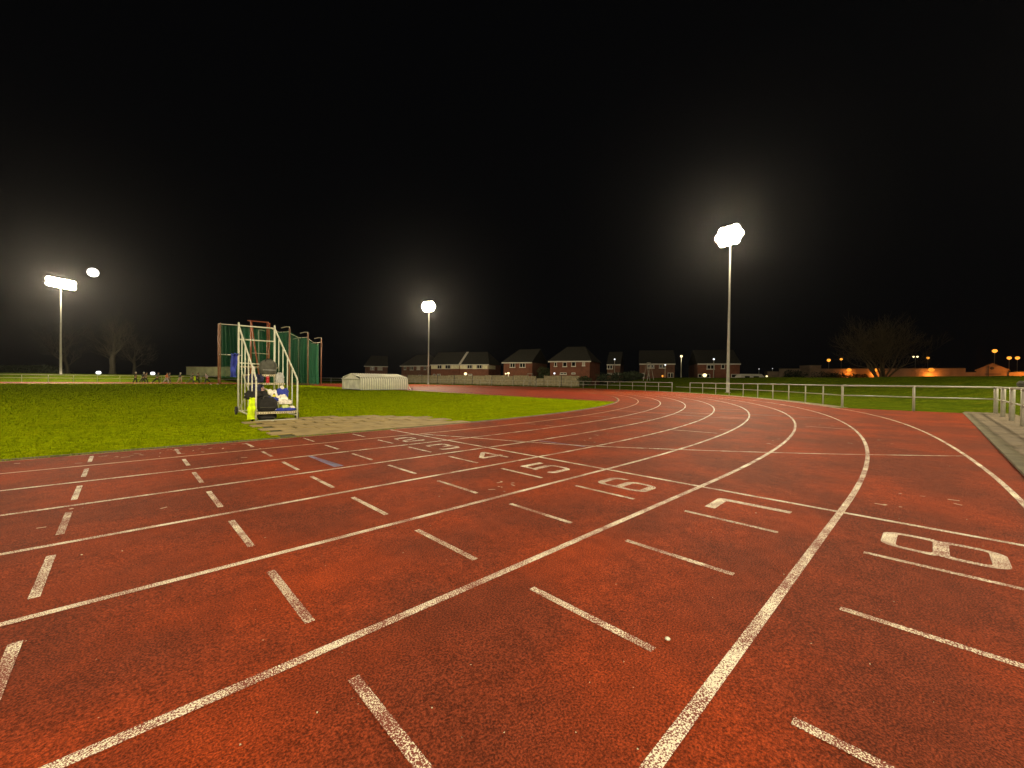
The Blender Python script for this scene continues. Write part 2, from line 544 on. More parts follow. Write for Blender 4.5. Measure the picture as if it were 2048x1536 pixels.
# scuffs and grit on the rubber
mb = MB()
for (x, y, n, s) in ((-1.6, -5.9, 9, .25), (-4.2, -.7, 40, .8), (1.2, -8.9, 7, .5), (-5.5, -4.3, 8, .6), (2.5, -4.2, 7, .5), (8.9, -6.95, 8, .5), (5.6, -8.2, 8, .35), (7.6, -4.9, 4, .3), (4.6, -6.9, 6, .3)):
    for i in range(n):
        px, py = x + random.gauss(0, s), y + random.gauss(0, s * .6)
        a = random.uniform(0, PI); L = random.uniform(.01, .05); w = random.uniform(.004, .014)
        dx, dy = math.cos(a), math.sin(a)
        z = z_track(dist_out(px, py)) + .009
        mb.add([(px - dx * L - dy * w, py - dy * L + dx * w, z), (px + dx * L - dy * w, py + dy * L + dx * w, z), (px + dx * L + dy * w, py + dy * L - dx * w, z), (px - dx * L + dy * w, py - dy * L - dx * w, z)], [(0, 1, 2, 3)])
mb.build('paint_scuffs', M_plain('pale_scuff', (.48, .34, .26), .8, .3), track)['kind'] = 'stuff'
mb = MB()
for i in range(170):
    r_ = 1.2 + 11 * random.random() ** 1.4; t = YAW + random.uniform(-.95, .95)
    px, py = CX + r_ * math.cos(t), CY + r_ * math.sin(t)
    if py > -.1: continue
    s = random.uniform(.0018, .0042)
    z = z_track(dist_out(px, py)) + .002
    vs = [(px + random.uniform(-s, s) * 1.5, py + random.uniform(-s, s), z + random.uniform(0, s * 1.4)) for _ in range(5)]
    mb.add(vs, [(0, 1, 2), (0, 2, 3), (0, 3, 4), (1, 2, 4), (1, 3, 4), (0, 1, 4), (2, 3, 4)])
tag(mb.build('grit', M_plain('pale_grit', (.6, .56, .42), .7, .3)), 'pale grit and petals scattered on the red track', 'grit', kind='stuff')
# a crumpled leaf and a stone near the camera
mb = MB(); mb.lathe([(.004, 0), (.011, .004), (.012, .008), (.006, .013)], 9, (-2.88, -8.30, z_track(8.3)))
tag(mb.build('pebble', M_plain('pale_stone', (.55, .55, .45), .8, .3), smooth=True), 'small pale pebble on the red track in lane seven', 'pebble')

# ------------------------------------------------------------------ patio slabs
poly = [(-2.3, .06), (-2.1, 3.5), (-1.5, 4.3), (-.4, 4.45), (.5, 3.6), (1.4, 3.6), (2.3, 2.35), (2.15, .9), (3.0, .06)]
def inside(x, y, P):
    c = False
    for i in range(len(P)):
        (x1, y1), (x2, y2) = P[i], P[i - 1]
        if (y1 > y) != (y2 > y) and x < (x2 - x1) * (y - y1) / (y2 - y1) + x1: c = not c
    return c
tag(mesh('patio_soil', [(x * 1.0, y, .003) for x, y in poly], [tuple(range(len(poly)))], m_soil), kind='structure')
mb = MB()
for j in range(10):
    for i in range(-5, 8):
        w, h = .76, .46
        x, y = i * w + (.38 if j % 2 else 0) - .1, .30 + j * h
        if not inside(x, y, poly): continue
        if y > 3.2 and random.random() < .12: continue
        gap = .012 if y < 1.4 else random.uniform(.06, .10)
        a = random.gauss(0, .012)
        m_ = Matrix.Translation((x, y, 0)) @ Matrix.Rotation(a, 4, 'Z') @ Matrix.Rotation(random.gauss(0, .006), 4, 'X')
        z = .022 + random.uniform(-.006, .006)
        mb.box(-w / 2 + gap / 2, w / 2 - gap / 2, -h / 2 + gap / 2, h / 2 - gap / 2, -.02, z, m_)
o = mb.build('paving_slabs', m_slab); tag(o, kind='structure')

SX = 12.4
# ------------------------------------------------------------------ turf blades (near part of the infield)
def blades(n, xr, yr, hmin, hmax, keep=None):
    x = rng.uniform(*xr, n); y = yr[0] + (yr[1] - yr[0]) * rng.random(n) ** 2.6
    k = np.array([not inside(a, b, poly) and not (SX - .2 < a and b > 29) and (a < XC or math.hypot(a - XC, b - R0) < R0 - .02) for a, b in zip(x, y)])
    x, y = x[k], y[k]; n = len(x)
    a = rng.uniform(0, 2 * PI, n); h = rng.uniform(hmin, hmax, n); w = rng.uniform(.002, .0045, n) * (1 + y * .18); h = h * (1 + y * .02)
    lx, ly = rng.normal(0, .018, n), rng.normal(0, .018, n)
    v = np.zeros((n, 3, 3))
    v[:, 0, 0] = x - np.cos(a) * w; v[:, 0, 1] = y - np.sin(a) * w
    v[:, 1, 0] = x + np.cos(a) * w; v[:, 1, 1] = y + np.sin(a) * w
    v[:, 2, 0] = x + lx; v[:, 2, 1] = y + ly; v[:, 2, 2] = h
    me = bpy.data.meshes.new('turf_blades')
    me.vertices.add(3 * n); me.vertices.foreach_set('co', v.ravel())
    me.loops.add(3 * n); me.loops.foreach_set('vertex_index', np.arange(3 * n, dtype=np.int32))
    me.polygons.add(n); me.polygons.foreach_set('loop_start', np.arange(0, 3 * n, 3, dtype=np.int32))
    me.update(calc_edges=True)
    nn = rng.normal(0, .22, (n, 3)); nn[:, 2] = 1
    nn /= np.linalg.norm(nn, axis=1)[:, None]
    me.normals_split_custom_set(np.repeat(nn, 3, axis=0).tolist())
    return link_obj('turf_blades', me, m_blade)
tag(blades(420000, (-34, 17), (-.01, 71), .012, .036), 'short green turf of the infield beside the track', 'grass', kind='stuff')

# ------------------------------------------------------------------ rail fence
RAIL_H = 1.04
def railing(label, posts, top=True, mid=True, rp=.033, extra=None, group='tubular rail fences round the track'):
    """posts: list of (x, y); rails run from post to post"""
    t = thing('rail_fence', label, 'fence', (posts[0][0], posts[0][1], H(*posts[0])), 0, group)
    O = Vector(t.location)
    G = [Vector((x, y, H(x, y))) - O for x, y in posts]
    for g in G:
        MB().tube([g + Vector((0, 0, -.1)), g + Vector((0, 0, RAIL_H - .001))], rp, 8).build('post', m_galv, t, True)
    if top: MB().tube([g + Vector((0, 0, RAIL_H)) for g in G], min(.036, rp * .85), 8).build('top_rail', m_galv, t, True)
    if mid: MB().tube([g + Vector((0, 0, RAIL_H * .55)) for g in G], min(.026, rp * .65), 8).build('middle_rail', m_galv, t, True)
    return t
def bend_pts(t0, t1, d, n):
    return [(XC + (R0 + d) * math.cos(t0 + (t1 - t0) * i / n), R0 + (R0 + d) * math.sin(t0 + (t1 - t0) * i / n)) for i in range(n + 1)]
ang = lambda x, y: math.atan2(y - R0, x - XC)
a1, a2 = ang(20.48, -6.02), ang(37.65, 8.37)
railing('grey tubular rail fence curving past the nearest floodlight mast', bend_pts(a1, a2, 10.68, 10))
b1, b2 = ang(39.5, 10.7), ang(45.84, 37.9)
railing('grey tubular rail fence round the far side of the bend', bend_pts(b1, b2, 10.45, 11))
mid = thing('rail_fence', 'single low rail bridging the gap between two curved fences', 'fence', (37.65, 8.37, .11), 0, 'tubular rail fences round the track')
MB().tube([(0, 0, RAIL_H * .55), (39.5 - 37.65, 10.7 - 8.37, RAIL_H * .55)], .02, 8).build('middle_rail', m_galv, mid)
c1, c2 = ang(45.9, 38.9), ang(45.5, 51)
railing('grey rail fence in front of the wooden garden fence', bend_pts(c1, c2, 11.2, 5))
c3 = ang(34, 68)
railing('faint grey rail fence behind the white aluminium shelter', bend_pts(ang(45.2, 50), c3, 12.9, 8))
railing('distant grey rail fence between the shelter and the throwing cage', bend_pts(ang(33.4, 68.4), PI / 2, 12.9, 14))
railing('distant grey rail fence along the back straight under the left mast', [(XC - 2.6 * i, 2 * R0 + 12.9) for i in range(14)])
railing('wide-spaced grey rail fence beside the red apron', [(20.48, -6.02), (19.95, -8.49), (20.55, -10.81)], rp=.046)
f = railing('thick grey rail fence coming towards the camera along the pavement', [(20.55, -10.81)] + [(20.55 - 2.45 * i, -10.81) for i in range(1, 9)], rp=.062)

# ------------------------------------------------------------------ floodlight masts
def mast(x, y, z_top, aim, label, power, spread=3.6, visible=True):
    z = H(x, y)
    t = thing('floodlight_mast', label, 'floodlight mast', (x, y, z), 0, 'floodlight masts round the track')
    h = z_top - z
    MB().lathe([(.28, 0), (.28, .04), (.17, .05), (.165, 1.2), (.10, h * .6), (.075, h - .1)], 14).build('pole', m_mast, t, True)
    ax, ay = aim[0] - x, aim[1] - y
    L = math.hypot(ax, ay); ax, ay = ax / L, ay / L
    sx, sy = -ay, ax
    hw = min(spread, 3.2) / 2
    MB().tube([(-sx * hw, -sy * hw, h), (sx * hw, sy * hw, h)], .06, 8).build('crossarm', m_mast, t)
    ang_z = math.atan2(ay, ax)
    rows = ((.56, 3), (-.02, 4), (-.60, 3)) if spread < 4 else ((.36, 6), (-.36, 6))
    for dz, nk in rows:
        for k in range(nk):
            s = (k - (nk - 1) / 2) * (.68 if spread < 4 else .50)
            if spread > 4: s += math.copysign(.10, s); dz2 = dz - .08 * s
            else: dz2 = dz
            m_ = Matrix.Translation((sx * s + ax * .25, sy * s + ay * .25, h + dz2)) @ Matrix.Rotation(ang_z, 4, 'Z') @ Matrix.Rotation(math.radians(90 + 25), 4, 'Y')
            b = MB().lathe([(.10, -.34), (.24, -.28), (.36, .0), (.40, .02)], 16); b.v = [tuple(m_ @ Vector(q)) for q in b.v]
            b = b.build('lamp_housing', m_mast, t, True)
            g = MB().lathe([(.46, .024), (.47, .06), (.36, .13), (.14, .17)], 18); g.v = [tuple(m_ @ Vector(q)) for q in g.v]
            g.build('lamp_glass', m_lampglass, b, True)
    ld = bpy.data.lights.new('floodlight', 'SPOT')
    ld.energy = power; ld.color = LAMP_COL; ld.shadow_soft_size = .7
    ld.spot_size = math.radians(152); ld.spot_blend = 1.0
    lo = bpy.data.objects.new('floodlight', ld); COL.objects.link(lo)
    lo.parent = t; lo.location = (ax * 1.35, ay * 1.35, h - .15)
    lo.rotation_mode = 'QUATERNION'
    lo.rotation_quaternion = Vector((ax * .88, ay * .88, -.47)).to_track_quat('-Z', 'Y')
    pd = bpy.data.lights.new('floodlight_spill', 'POINT')
    pd.energy = power * .12; pd.color = LAMP_COL; pd.shadow_soft_size = .7
    po = bpy.data.objects.new('floodlight_spill', pd); COL.objects.link(po)
    po.parent = t; po.location = (ax * 1.35, ay * 1.35, h - .15)
    return t
mid_f = (0, 36)
P_ = MAST_W
mast(42.25, 6.27, 16.9, (5, 12), 'tall grey floodlight mast at right behind the curved rail', P_ * .75, 2.6)
mast(40.47, 62.64, 16.0, (8, 40), 'slim floodlight mast rising before the brick houses', P_ * .85, 2.6)
pL = at(121.5, 762, 70)
mast(pL.x, pL.y, 16.9, (6, 20), 'floodlight mast at far left with two rows of lamps', P_ * 1.5, 4.8)
mast(27, -23, 16.5, (5, 5), 'floodlight mast out of view to the right', P_ * .58, 3)
mast(-16, -25, 16.5, (-5, 5), 'floodlight mast out of view behind the camera', P_ * .82, 3)
mast(-64, -25, 16.5, (-50, 5), 'added floodlight mast out of view far behind on the left', P_ * 1.9, 3)  # unseen mast added to brighten the grass at left
mast(-70, 92, 16.5, (-50, 60), 'floodlight mast out of view beyond the back straight', P_ * .4, 3)
# the moon above the left mast
mo = at(186, 545, 2500)
bm = bmesh.new(); bmesh.ops.create_uvsphere(bm, u_segments=24, v_segments=16, radius=27)
me = bpy.data.meshes.new('moon'); bm.to_mesh(me); bm.free()
o = link_obj('moon', me, M_emit('moonlight_surface', (1, .93, .86), 3.0), None, True); o.location = mo
tag(o, 'small round bright moon beside the left floodlights', 'moon')

# ------------------------------------------------------------------ houses
def M_brick(name, a, b, mortar, sc=1.0):
    m, nt, p = new_mat(name)
    co = nt.nodes.new('ShaderNodeTexCoord')
    mp = nt.nodes.new('ShaderNodeMapping'); mp.inputs['Rotation'].default_value = (PI / 2, 0, 0)
    br = nt.nodes.new('ShaderNodeTexBrick')
    br.inputs['Scale'].default_value = 4.4 * sc
    br.inputs['Color1'].default_value = (*a, 1); br.inputs['Color2'].default_value = (*b, 1); br.inputs['Mortar'].default_value = (*mortar, 1)
    nt.links.new(co.outputs['Object'], mp.inputs[0]); nt.links.new(mp.outputs[0], br.inputs[0])
    t = tex(nt, 1.2, 4); r = ramp(nt, [(.3, .75), (.7, 1.2)]); nt.links.new(t.outputs[0], r.inputs[0])
    nt.links.new(mixc(nt, 1.0, br.outputs[0], r.outputs[0], 'MULTIPLY'), p.inputs['Base Color'])
    p.inputs['Roughness'].default_value = .85
    return m
m_brick = M_brick('red_brick', (.24, .078, .042), (.18, .06, .033), (.19, .11, .07))
m_brick2 = M_brick('brown_brick', (.20, .088, .055), (.15, .07, .042), (.17, .11, .08))
m_roof = M_plain('roof_tiles', (.030, .030, .024), .9, .25, 3, bumps=.5, bscale=12)
m_cream = M_plain('cream_render', (.85, .82, .58), .8, .12, 2)
m_white = M_plain('white_upvc', (.72, .71, .64), .5, .08, 3)
m_pane, nt, p = new_mat('dark_window_glass'); p.inputs['Base Color'].default_value = (.012, .013, .014, 1); p.inputs['Roughness'].default_value = .12
m_blind = M_plain('window_blind', (.50, .46, .38), .8, .1, 4)
def col_dir(u): 
    d = fw + rt * ((u - 1024) / FPX); return Vector((d.x, d.y))
def house(label, u0, d0, u1, d1, u2, d2, v_eave, v_ridge, roof, wins, mat_w=None, band_c=False, low=None, ridge_h=None, white_verge=False):
    P0, P1, P2 = [at(u, hor(u), d) for u, d in ((u0, d0), (u1, d1), (u2, d2))]
    X = Vector((P1.x - P0.x, P1.y - P0.y, 0)); L = X.length; X.normalize()
    Y = Vector((-X.y, X.x, 0))
    if Y.dot(Vector((P0.x - CX, P0.y - CY, 0))) < 0: Y = -Y
    Wd = max(5.5, abs((P2 - P1).dot(Y)))
    z0 = min(H(P0.x, P0.y), H(P1.x, P1.y)) - .1
    ze = at(u0, v_eave, d0).z - z0
    zr = ze + (ridge_h or 2.9)
    t = thing('brick_house', label, 'house', (P0.x, P0.y, z0), math.atan2(X.y, X.x))
    sg = 1 if Vector((-X.y, X.x, 0)).dot(Y) > 0 else -1
    mw = mat_w or m_brick
    y1 = Wd * sg
    def yy(a): return a * sg
    hipL = roof in ('hip', 'hipleft'); hipR = roof in ('hip', 'hipright')
    k = min(L * .26, Wd * .45)
    xa, xb = (k if hipL else 0), (L - k if hipR else L)
    w = MB()
    v = [(0, 0, 0), (L, 0, 0), (L, y1, 0), (0, y1, 0), (0, 0, ze), (L, 0, ze), (L, y1, ze), (0, y1, ze)]
    w.add(v, [(0, 1, 5, 4), (1, 2, 6, 5), (2, 3, 7, 6), (3, 0, 4, 7)])
    if not hipR: w.add([(L, 0, ze), (L, y1, ze), (L, y1 / 2, zr - .06)], [(0, 1, 2)])
    if not hipL: w.add([(0, 0, ze), (0, y1, ze), (0, y1 / 2, zr - .06)], [(0, 1, 2)])
    w.build('wall', mw, t)
    r = MB(); ov = .35; x0, x1 = -(ov if hipL else .12), L + (ov if hipR else .12)
    if not hipL: xa = x0
    if not hipR: xb = x1
    dz = ov * (zr - ze) / (Wd / 2)
    A = [(x0, yy(-ov), ze - dz), (x1, yy(-ov), ze - dz), (x1, yy(Wd + ov), ze - dz), (x0, yy(Wd + ov), ze - dz), (xa, y1 / 2, zr), (xb, y1 / 2, zr)]
    B = [(x, y, z + .14) for x, y, z in A]
    r.add(A + B, [(0, 1, 5, 4), (2, 3, 4, 5), (1, 2, 5), (3, 0, 4), (6, 10, 11, 7), (8, 11, 10, 9), (7, 11, 8), (9, 10, 6), (0, 6, 7, 1), (1, 7, 8, 2), (2, 8, 9, 3), (3, 9, 6, 0)])
    rf = r.build('roof', m_roof, t)
    MB().box(x0 + .02, x1 - .02, min(yy(-ov - .06), yy(-ov + .02)), max(yy(-ov - .06), yy(-ov + .02)), ze - dz - .16, ze - dz + .05).build('gutter', m_white, t)
    if white_verge:
        e = MB()
        for (ya, za), (yb, zb) in (((yy(-ov), ze - dz), (y1 / 2, zr)),):
            e.add([(x0 - .10, ya, za - .16), (x0 - .10, yb, zb - .16), (x0 - .10, yb, zb + .2), (x0 - .10, ya, za + .2),
                   (x0 + .55, ya, za - .16), (x0 + .55, yb, zb - .16), (x0 + .55, yb, zb + .2), (x0 + .55, ya, za + .2)],
                  [(0, 1, 2, 3), (7, 6, 5, 4), (0, 4, 5, 1), (1, 5, 6, 2), (2, 6, 7, 3), (3, 7, 4, 0)])
        e.build('bargeboard', m_white, t)
    def xs_of(u):
        d = col_dir(u); X2 = Vector((X.x, X.y)); o = Vector((P0.x - CX, P0.y - CY))
        den = X2.x * d.y - X2.y * d.x
        return -(o.x * d.y - o.y * d.x) / den
    def z_of(u, v):
        s = xs_of(u); dd = d0 + (d1 - d0) * s / L
        return at(u, v, dd).z - z0
    spans = []
    for wi in wins:
        ua, ub, va, vb = wi[:4]; style = wi[4] if len(wi) > 4 else ''
        xa_, xb_ = xs_of(ua), xs_of(ub); zb, za = z_of((ua + ub) / 2, va), z_of((ua + ub) / 2, vb)
        if style != 'lower': spans.append((xa_, xb_))
        fr = MB(); b_ = .10
        lo, hi = sorted((yy(-.06), yy(-.003)))
        fr.box(xa_, xb_, lo, hi, zb - b_, zb); fr.box(xa_ - .06, xb_ + .06, min(yy(-.14), yy(-.003)), max(yy(-.14), yy(-.003)), za - .02, za + b_ + .04)
        nm = max(1, round((xb_ - xa_) / .75))
        for i in range(nm + 1):
            xx = xa_ + (xb_ - xa_ - b_) * i / nm
            fr.box(xx, xx + b_, lo, hi, za + b_ + .04, zb - b_)
        f = fr.build('window', m_white, t)
        lo2, hi2 = sorted((yy(-.03), yy(-.002)))
        MB().box(xa_ + .02, xb_ - .02, lo2, hi2, za + .05, zb - .05).build('pane', m_blind if style == 'blind' else m_pane, f)
    if band_c:
        zc = z_of(u0, v_eave + 11)
        c = MB(); lo, hi = sorted((yy(-.045), yy(-.001)))
        x = 0.05
        for a, b in sorted(spans) + [(L - .05, L)]:
            if a - .15 > x: c.box(x, a - .12, lo, hi, zc, ze - dz - .165)
            x = b + .12
        c.box(L + .001, L + .045, min(0, y1 * .55), max(0, y1 * .55), zc, ze - dz - .165)
        c.build('cladding', m_cream, t)
    return t
house('dark brick house at the left end of the row, gable to the right', 730, 122, 775, 124, 803, 131, 730, 712, 'hipleft', [(740, 748.5, 731.5, 740.5), (755, 764.5, 731.5, 740.5, 'blind')], m_brick2)
house('low dark brick house just left of the slim mast, four small windows', 803, 117, 859, 112, 865, 120, 730, 711, 'hip', [(808, 812, 732, 740), (820, 826.5, 732, 740.5), (833.5, 840, 732, 740, 'blind'), (848, 852, 732, 740), (836, 846, 750, 755, 'lower')], m_brick2)
house('cream-banded brick house just right of the slim mast', 862, 107, 919, 102, 930, 108, 727, 707, 'gable', [(875, 883, 729.5, 738), (890.5, 900.5, 729.5, 738), (866, 870.5, 748, 752, 'lower'), (874, 881, 748, 752, 'lower')], band_c=True)
house('cream-banded brick house with a thick white sloping bargeboard', 920, 100, 976.6, 97, 991, 104, 727, 706, 'hipright', [(934.5, 944, 729, 737.5), (953.5, 963.5, 729, 737.5), (937, 944, 748, 751, 'lower')], band_c=True, white_verge=True)
house('red brick house with two white triple windows, gable to the right', 1007, 91, 1064, 88, 1096, 96, 723.5, 700, 'hipleft', [(1019.5, 1030, 726, 735.5), (1039, 1050.5, 726, 735.5)])
house('red brick house with hipped roof, widest of the row', 1100, 80, 1179, 77, 1211, 86, 721, 696, 'hip', [(1108, 1113.5, 724, 733.5), (1125, 1133.5, 724, 734), (1142.5, 1151, 723.5, 733.5), (1164, 1169.5, 723, 732.5, 'blind'), (1120, 1133, 745, 749.5, 'lower'), (1143, 1150.5, 745, 748.5, 'lower')])
house('very dark brick house behind the black hedge', 1214, 93, 1240, 92, 1262, 100, 727.5, 707, 'gable', [(1213.8, 1225, 729, 738.5), (1213.5, 1225, 746, 749, 'lower'), (1227, 1237, 746, 750, 'lower')], m_brick2)
house('brick house behind the playground frame, left of the street lamp', 1279, 87, 1349, 85, 1387, 93, 726, 711, 'gable', [(1294, 1308, 728, 737), (1317.5, 1331, 728, 737), (1278.5, 1288, 746, 756, 'lower'), (1335, 1346.5, 745.5, 756, 'lower')], m_brick2)
house('brick house with steep red gable beside the tallest mast', 1395, 82, 1479, 80, 1491, 90, 726, 705, 'gable', [(1413, 1428.5, 729.5, 739), (1441.5, 1449, 729, 738), (1395.5, 1420, 748, 756, 'lower'), (1462, 1474, 748, 756, 'lower')], ridge_h=2.9)

# wooden garden fence of separate panels with concrete posts
m_wood = M_plain('weathered_boards', (.34, .30, .19), .9, .35, 2.5, bumps=.4, bscale=20)
fa, fb = at(815, hor(815), 104), at(1159, hor(1159), 73.5)
L = (Vector((fb.x, fb.y)) - Vector((fa.x, fa.y))).length
t = thing('wooden_fence', 'pale weathered board fence below the row of brick houses', 'fence', (fa.x, fa.y, .12), math.atan2(fb.y - fa.y, fb.x - fa.x))
NP = 26
for i in range(NP):
    w = L / NP; x = i * w
    hh = 1.95 + random.uniform(-.10, .10)
    if i == NP - 5: hh = 1.45
    b = MB()
    nb = 9
    for k in range(nb):
        x0 = x + .08 + (w - .12) * k / nb
        b.box(x0, x0 + (w - .12) / nb - .015, .0, .03 + .01 * (k % 2), .05, hh + random.uniform(-.02, .02))
    b.box(x + .08, x + w - .04, -.035, -.002, .95, 1.06)
    b.build('panel', m_wood, t)
    MB().box(x - .05, x + .06, -.05, .05, -.1, hh + .08).build('post', m_dark if i % 3 == 0 else m_wood, t)

# ------------------------------------------------------------------ foliage and trees
def leaf_mass(name, n, c, s, m, size=.25, parent=None, hollow=.0, seed=1):
    g = np.random.default_rng(seed)
    q = g.normal(size=(n, 3)); q /= np.linalg.norm(q, axis=1)[:, None]
    rad = (hollow + (1 - hollow) * g.random(n) ** .5)
    lob = 1 + .22 * np.sin(q[:, 0] * 5 + seed) * np.cos(q[:, 1] * 4 - seed) + .15 * np.sin(q[:, 2] * 7 + seed * 2)
    P = q * (rad * lob)[:, None] * np.array(s) + np.array(c)
    P[:, 2] = np.maximum(P[:, 2], .02)
    A = g.normal(size=(n, 3)); A /= np.linalg.norm(A, axis=1)[:, None]
    B = np.cross(A, g.normal(size=(n, 3))); B /= np.linalg.norm(B, axis=1)[:, None]
    sz = size * g.uniform(.5, 1.3, n)[:, None]
    v = np.stack([P - A * sz, P + B * sz * .6, P + A * sz, P - B * sz * .6], 1).reshape(-1, 3)
    me = bpy.data.meshes.new(name)
    me.vertices.add(4 * n); me.vertices.foreach_set('co', v.ravel())
    me.loops.add(4 * n); me.loops.foreach_set('vertex_index', np.arange(4 * n, dtype=np.int32))
    me.polygons.add(n); me.polygons.foreach_set('loop_start', np.arange(0, 4 * n, 4, dtype=np.int32))
    me.update(calc_edges=True)
    return link_obj(name, me, m, parent)
m_leaf = M_plain('dark_leaves', (.040, .060, .018), .8, .5, 1.5)
m_leaf2 = M_plain('hedge_leaves', (.030, .045, .020), .8, .5, 1.2)
m_bark = M_plain('bark', (.040, .036, .025), .95, .3, 5, bumps=.6)
m_bark2 = M_plain('brown_bark', (.14, .11, .06), .95, .3, 5)
def bush(label, u, d, w, h, n=900, cat='bush', m=None, z=None, seed=3, size=.16):
    P = at(u, hor(u), d)
    zz = H(P.x, P.y) if z is None else z
    t = thing('bush', label, cat, (P.x, P.y, zz), 0)
    leaf_mass('foliage', n, (0, 0, h * .5), (w / 2, w / 2, h / 2), m or m_leaf, size, t, .3, seed)
    MB().tube([(0, 0, -.1), (.05, .02, h * .4)], [.07, .03], 6).build('stem', m_bark, t)
    return t
bush('round green bush between two brick houses behind the board fence', 1092, 82, 4.2, 3.9, 1600, seed=5)
bush('brownish bush at the right end of the board fence', 1170, 73, 2.6, 1.9, 700, seed=6)
for i, (u, d, w, h, l) in enumerate(((1215, 74, 5, 2.0, 'black low hedge bush right of the board fence'), (1245, 74, 5, 1.9, 'black low hedge bush in the middle of three'), (1268, 72, 4, 1.5, 'black low hedge bush nearest the playground frame'),
        (1585, 84, 3.6, 2.6, 'dark scrub bush at the left foot of the low grey block'), (1635, 84, 7, 2.6, 'wide dark scrub bush in front of the long low wall'), (1675, 84, 5, 2.3, 'dark scrub bush in front of the orange-lit wall'), (1715, 84, 4, 2.0, 'small dark scrub bush between two orange lamps'))):
    bush(l, u, d, w, h, 800, m=m_leaf2, seed=11 + i, group=None) if False else bush(l, u, d, w, h, 800, m=m_leaf2, seed=11 + i)

def bare_tree(name, label, P, h, r, seed, stems=1, spread=.5, levels=5, lean=0, twig=.012, group=None):
    rd = random.Random(seed)
    t = thing(name, label, 'tree', (P[0], P[1], P[2]), 0, group)
    bk = m_bark2 if stems > 1 else m_bark
    tr, cr = MB(), MB()
    def grow(p, d, ln, rad, lev, first):
        pts = [p]; q = p.copy(); dd = d.copy(); n = 5
        for i in range(n):
            dd = (dd + Vector((rd.gauss(0, .11), rd.gauss(0, .11), rd.gauss(0, .05) + (.0 if first else .05)))).normalized()
            q = q + dd * ln / n; pts.append(q.copy())
        r1 = rad * (.55 if not first else .72)
        rs = [rad * (1.25 if first and i == 0 else 1) + (r1 - rad) * i / n for i in range(n + 1)]
        (tr if first else cr).tube(pts, rs, 8 if first else (5 if lev > 3 else 3), cap=False)
        if lev <= 0: return
        if first and stems == 1: js = [2, 3, 3, 4, 4, 5, 5, 5]
        elif first: js = [3, 4, 5, 5]
        else: js = [2, 3, 4, 5] if lev > 2 else [2, 3, 4, 5, 5]
        for j in js:
            a = rd.uniform(0, 2 * PI)
            th = rd.uniform(.25, .6) if j == n else rd.uniform(.6, 1.15)
            o = dd.orthogonal().normalized(); o2 = dd.cross(o)
            nd_ = (dd * math.cos(th) + (o * math.cos(a) + o2 * math.sin(a)) * math.sin(th))
            nd_.z += .10; nd_.normalize()
            grow(pts[j], nd_, ln * rd.uniform(.5, .8), max(twig, rs[j] * rd.uniform(.35, .6)), lev - 1, False)
    for s in range(stems):
        a = 2 * PI * s / max(1, stems) + rd.uniform(-.4, .4)
        th = 0 if stems == 1 else spread * rd.uniform(.4, 1)
        d = Vector((math.sin(th) * math.cos(a), math.sin(th) * math.sin(a), math.cos(th)))
        grow(Vector((0, 0, -.2)) + (Vector((d.x, d.y, 0)) * .4 if stems > 1 else Vector()), d, h * (.40 if stems == 1 else .42), r, levels, True)
    tr.build('trunk', bk, t, True); cr.build('crown', bk, t)
    return t
def tree_at(label, u, d, h, r, seed, **k):
    k.setdefault('levels', 4)
    P = at(u, hor(u), d); return bare_tree('bare_tree', label, (P.x, P.y, H(P.x, P.y)), h, r, seed, **k)
tree_at('bare winter tree directly behind the left floodlight mast', 136, 84, 11, .32, 21, group='bare trees beyond the back straight')
tree_at('thick-trunked bare tree between the left mast and the runners', 225, 80, 12.5, .48, 22, group='bare trees beyond the back straight')
tree_at('slender bare tree leaning behind the leftmost runner', 268, 84, 9.5, .28, 24, group='bare trees beyond the back straight')
tree_at('wide many-stemmed bare tree above the orange-lit wall', 1765, 72, 11.5, .15, 31, stems=10, spread=.48, levels=4, twig=.014)
# hedge and low wall on the far left
hP = [at(u, hor(u), d) for u, d in ((-60, 90), (125, 84))]
mbt = thing('hedge', 'long clipped dark hedge at the far left horizon', 'hedge', (hP[0].x, hP[0].y, 1.2), math.atan2(hP[1].y - hP[0].y, hP[1].x - hP[0].x))
Lh = (hP[1] - hP[0]).length
g = np.random.default_rng(5)
leaf_mass('foliage', 5000, (Lh / 2, 0, .9), (Lh * .55, .7, 1.1), m_leaf2, .16, mbt, .4, 8)
MB().box(0, Lh, -.3, .3, -.4, 1.2).build('stem', m_leaf2, mbt)
wP = [at(u, hor(u), d) for u, d in ((374, 84), (470, 80))]
wt = thing('boundary_wall', 'flat grey-green wall between the runners and the throwing cage', 'wall', (wP[0].x, wP[0].y, H(wP[0].x, wP[0].y) - .1), math.atan2(wP[1].y - wP[0].y, wP[1].x - wP[0].x))
m_gwall = M_plain('mossy_render', (.13, .14, .075), .9, .25, 1)
Lw = (wP[1] - wP[0]).length
b = MB(); b.box(0, Lw, -.15, .15, 0, 1.75); b.build('wall', m_gwall, wt)
MB().box(-.1, Lw + .1, -.2, .2, 1.753, 1.83).build('coping', m_kerbstone, wt)

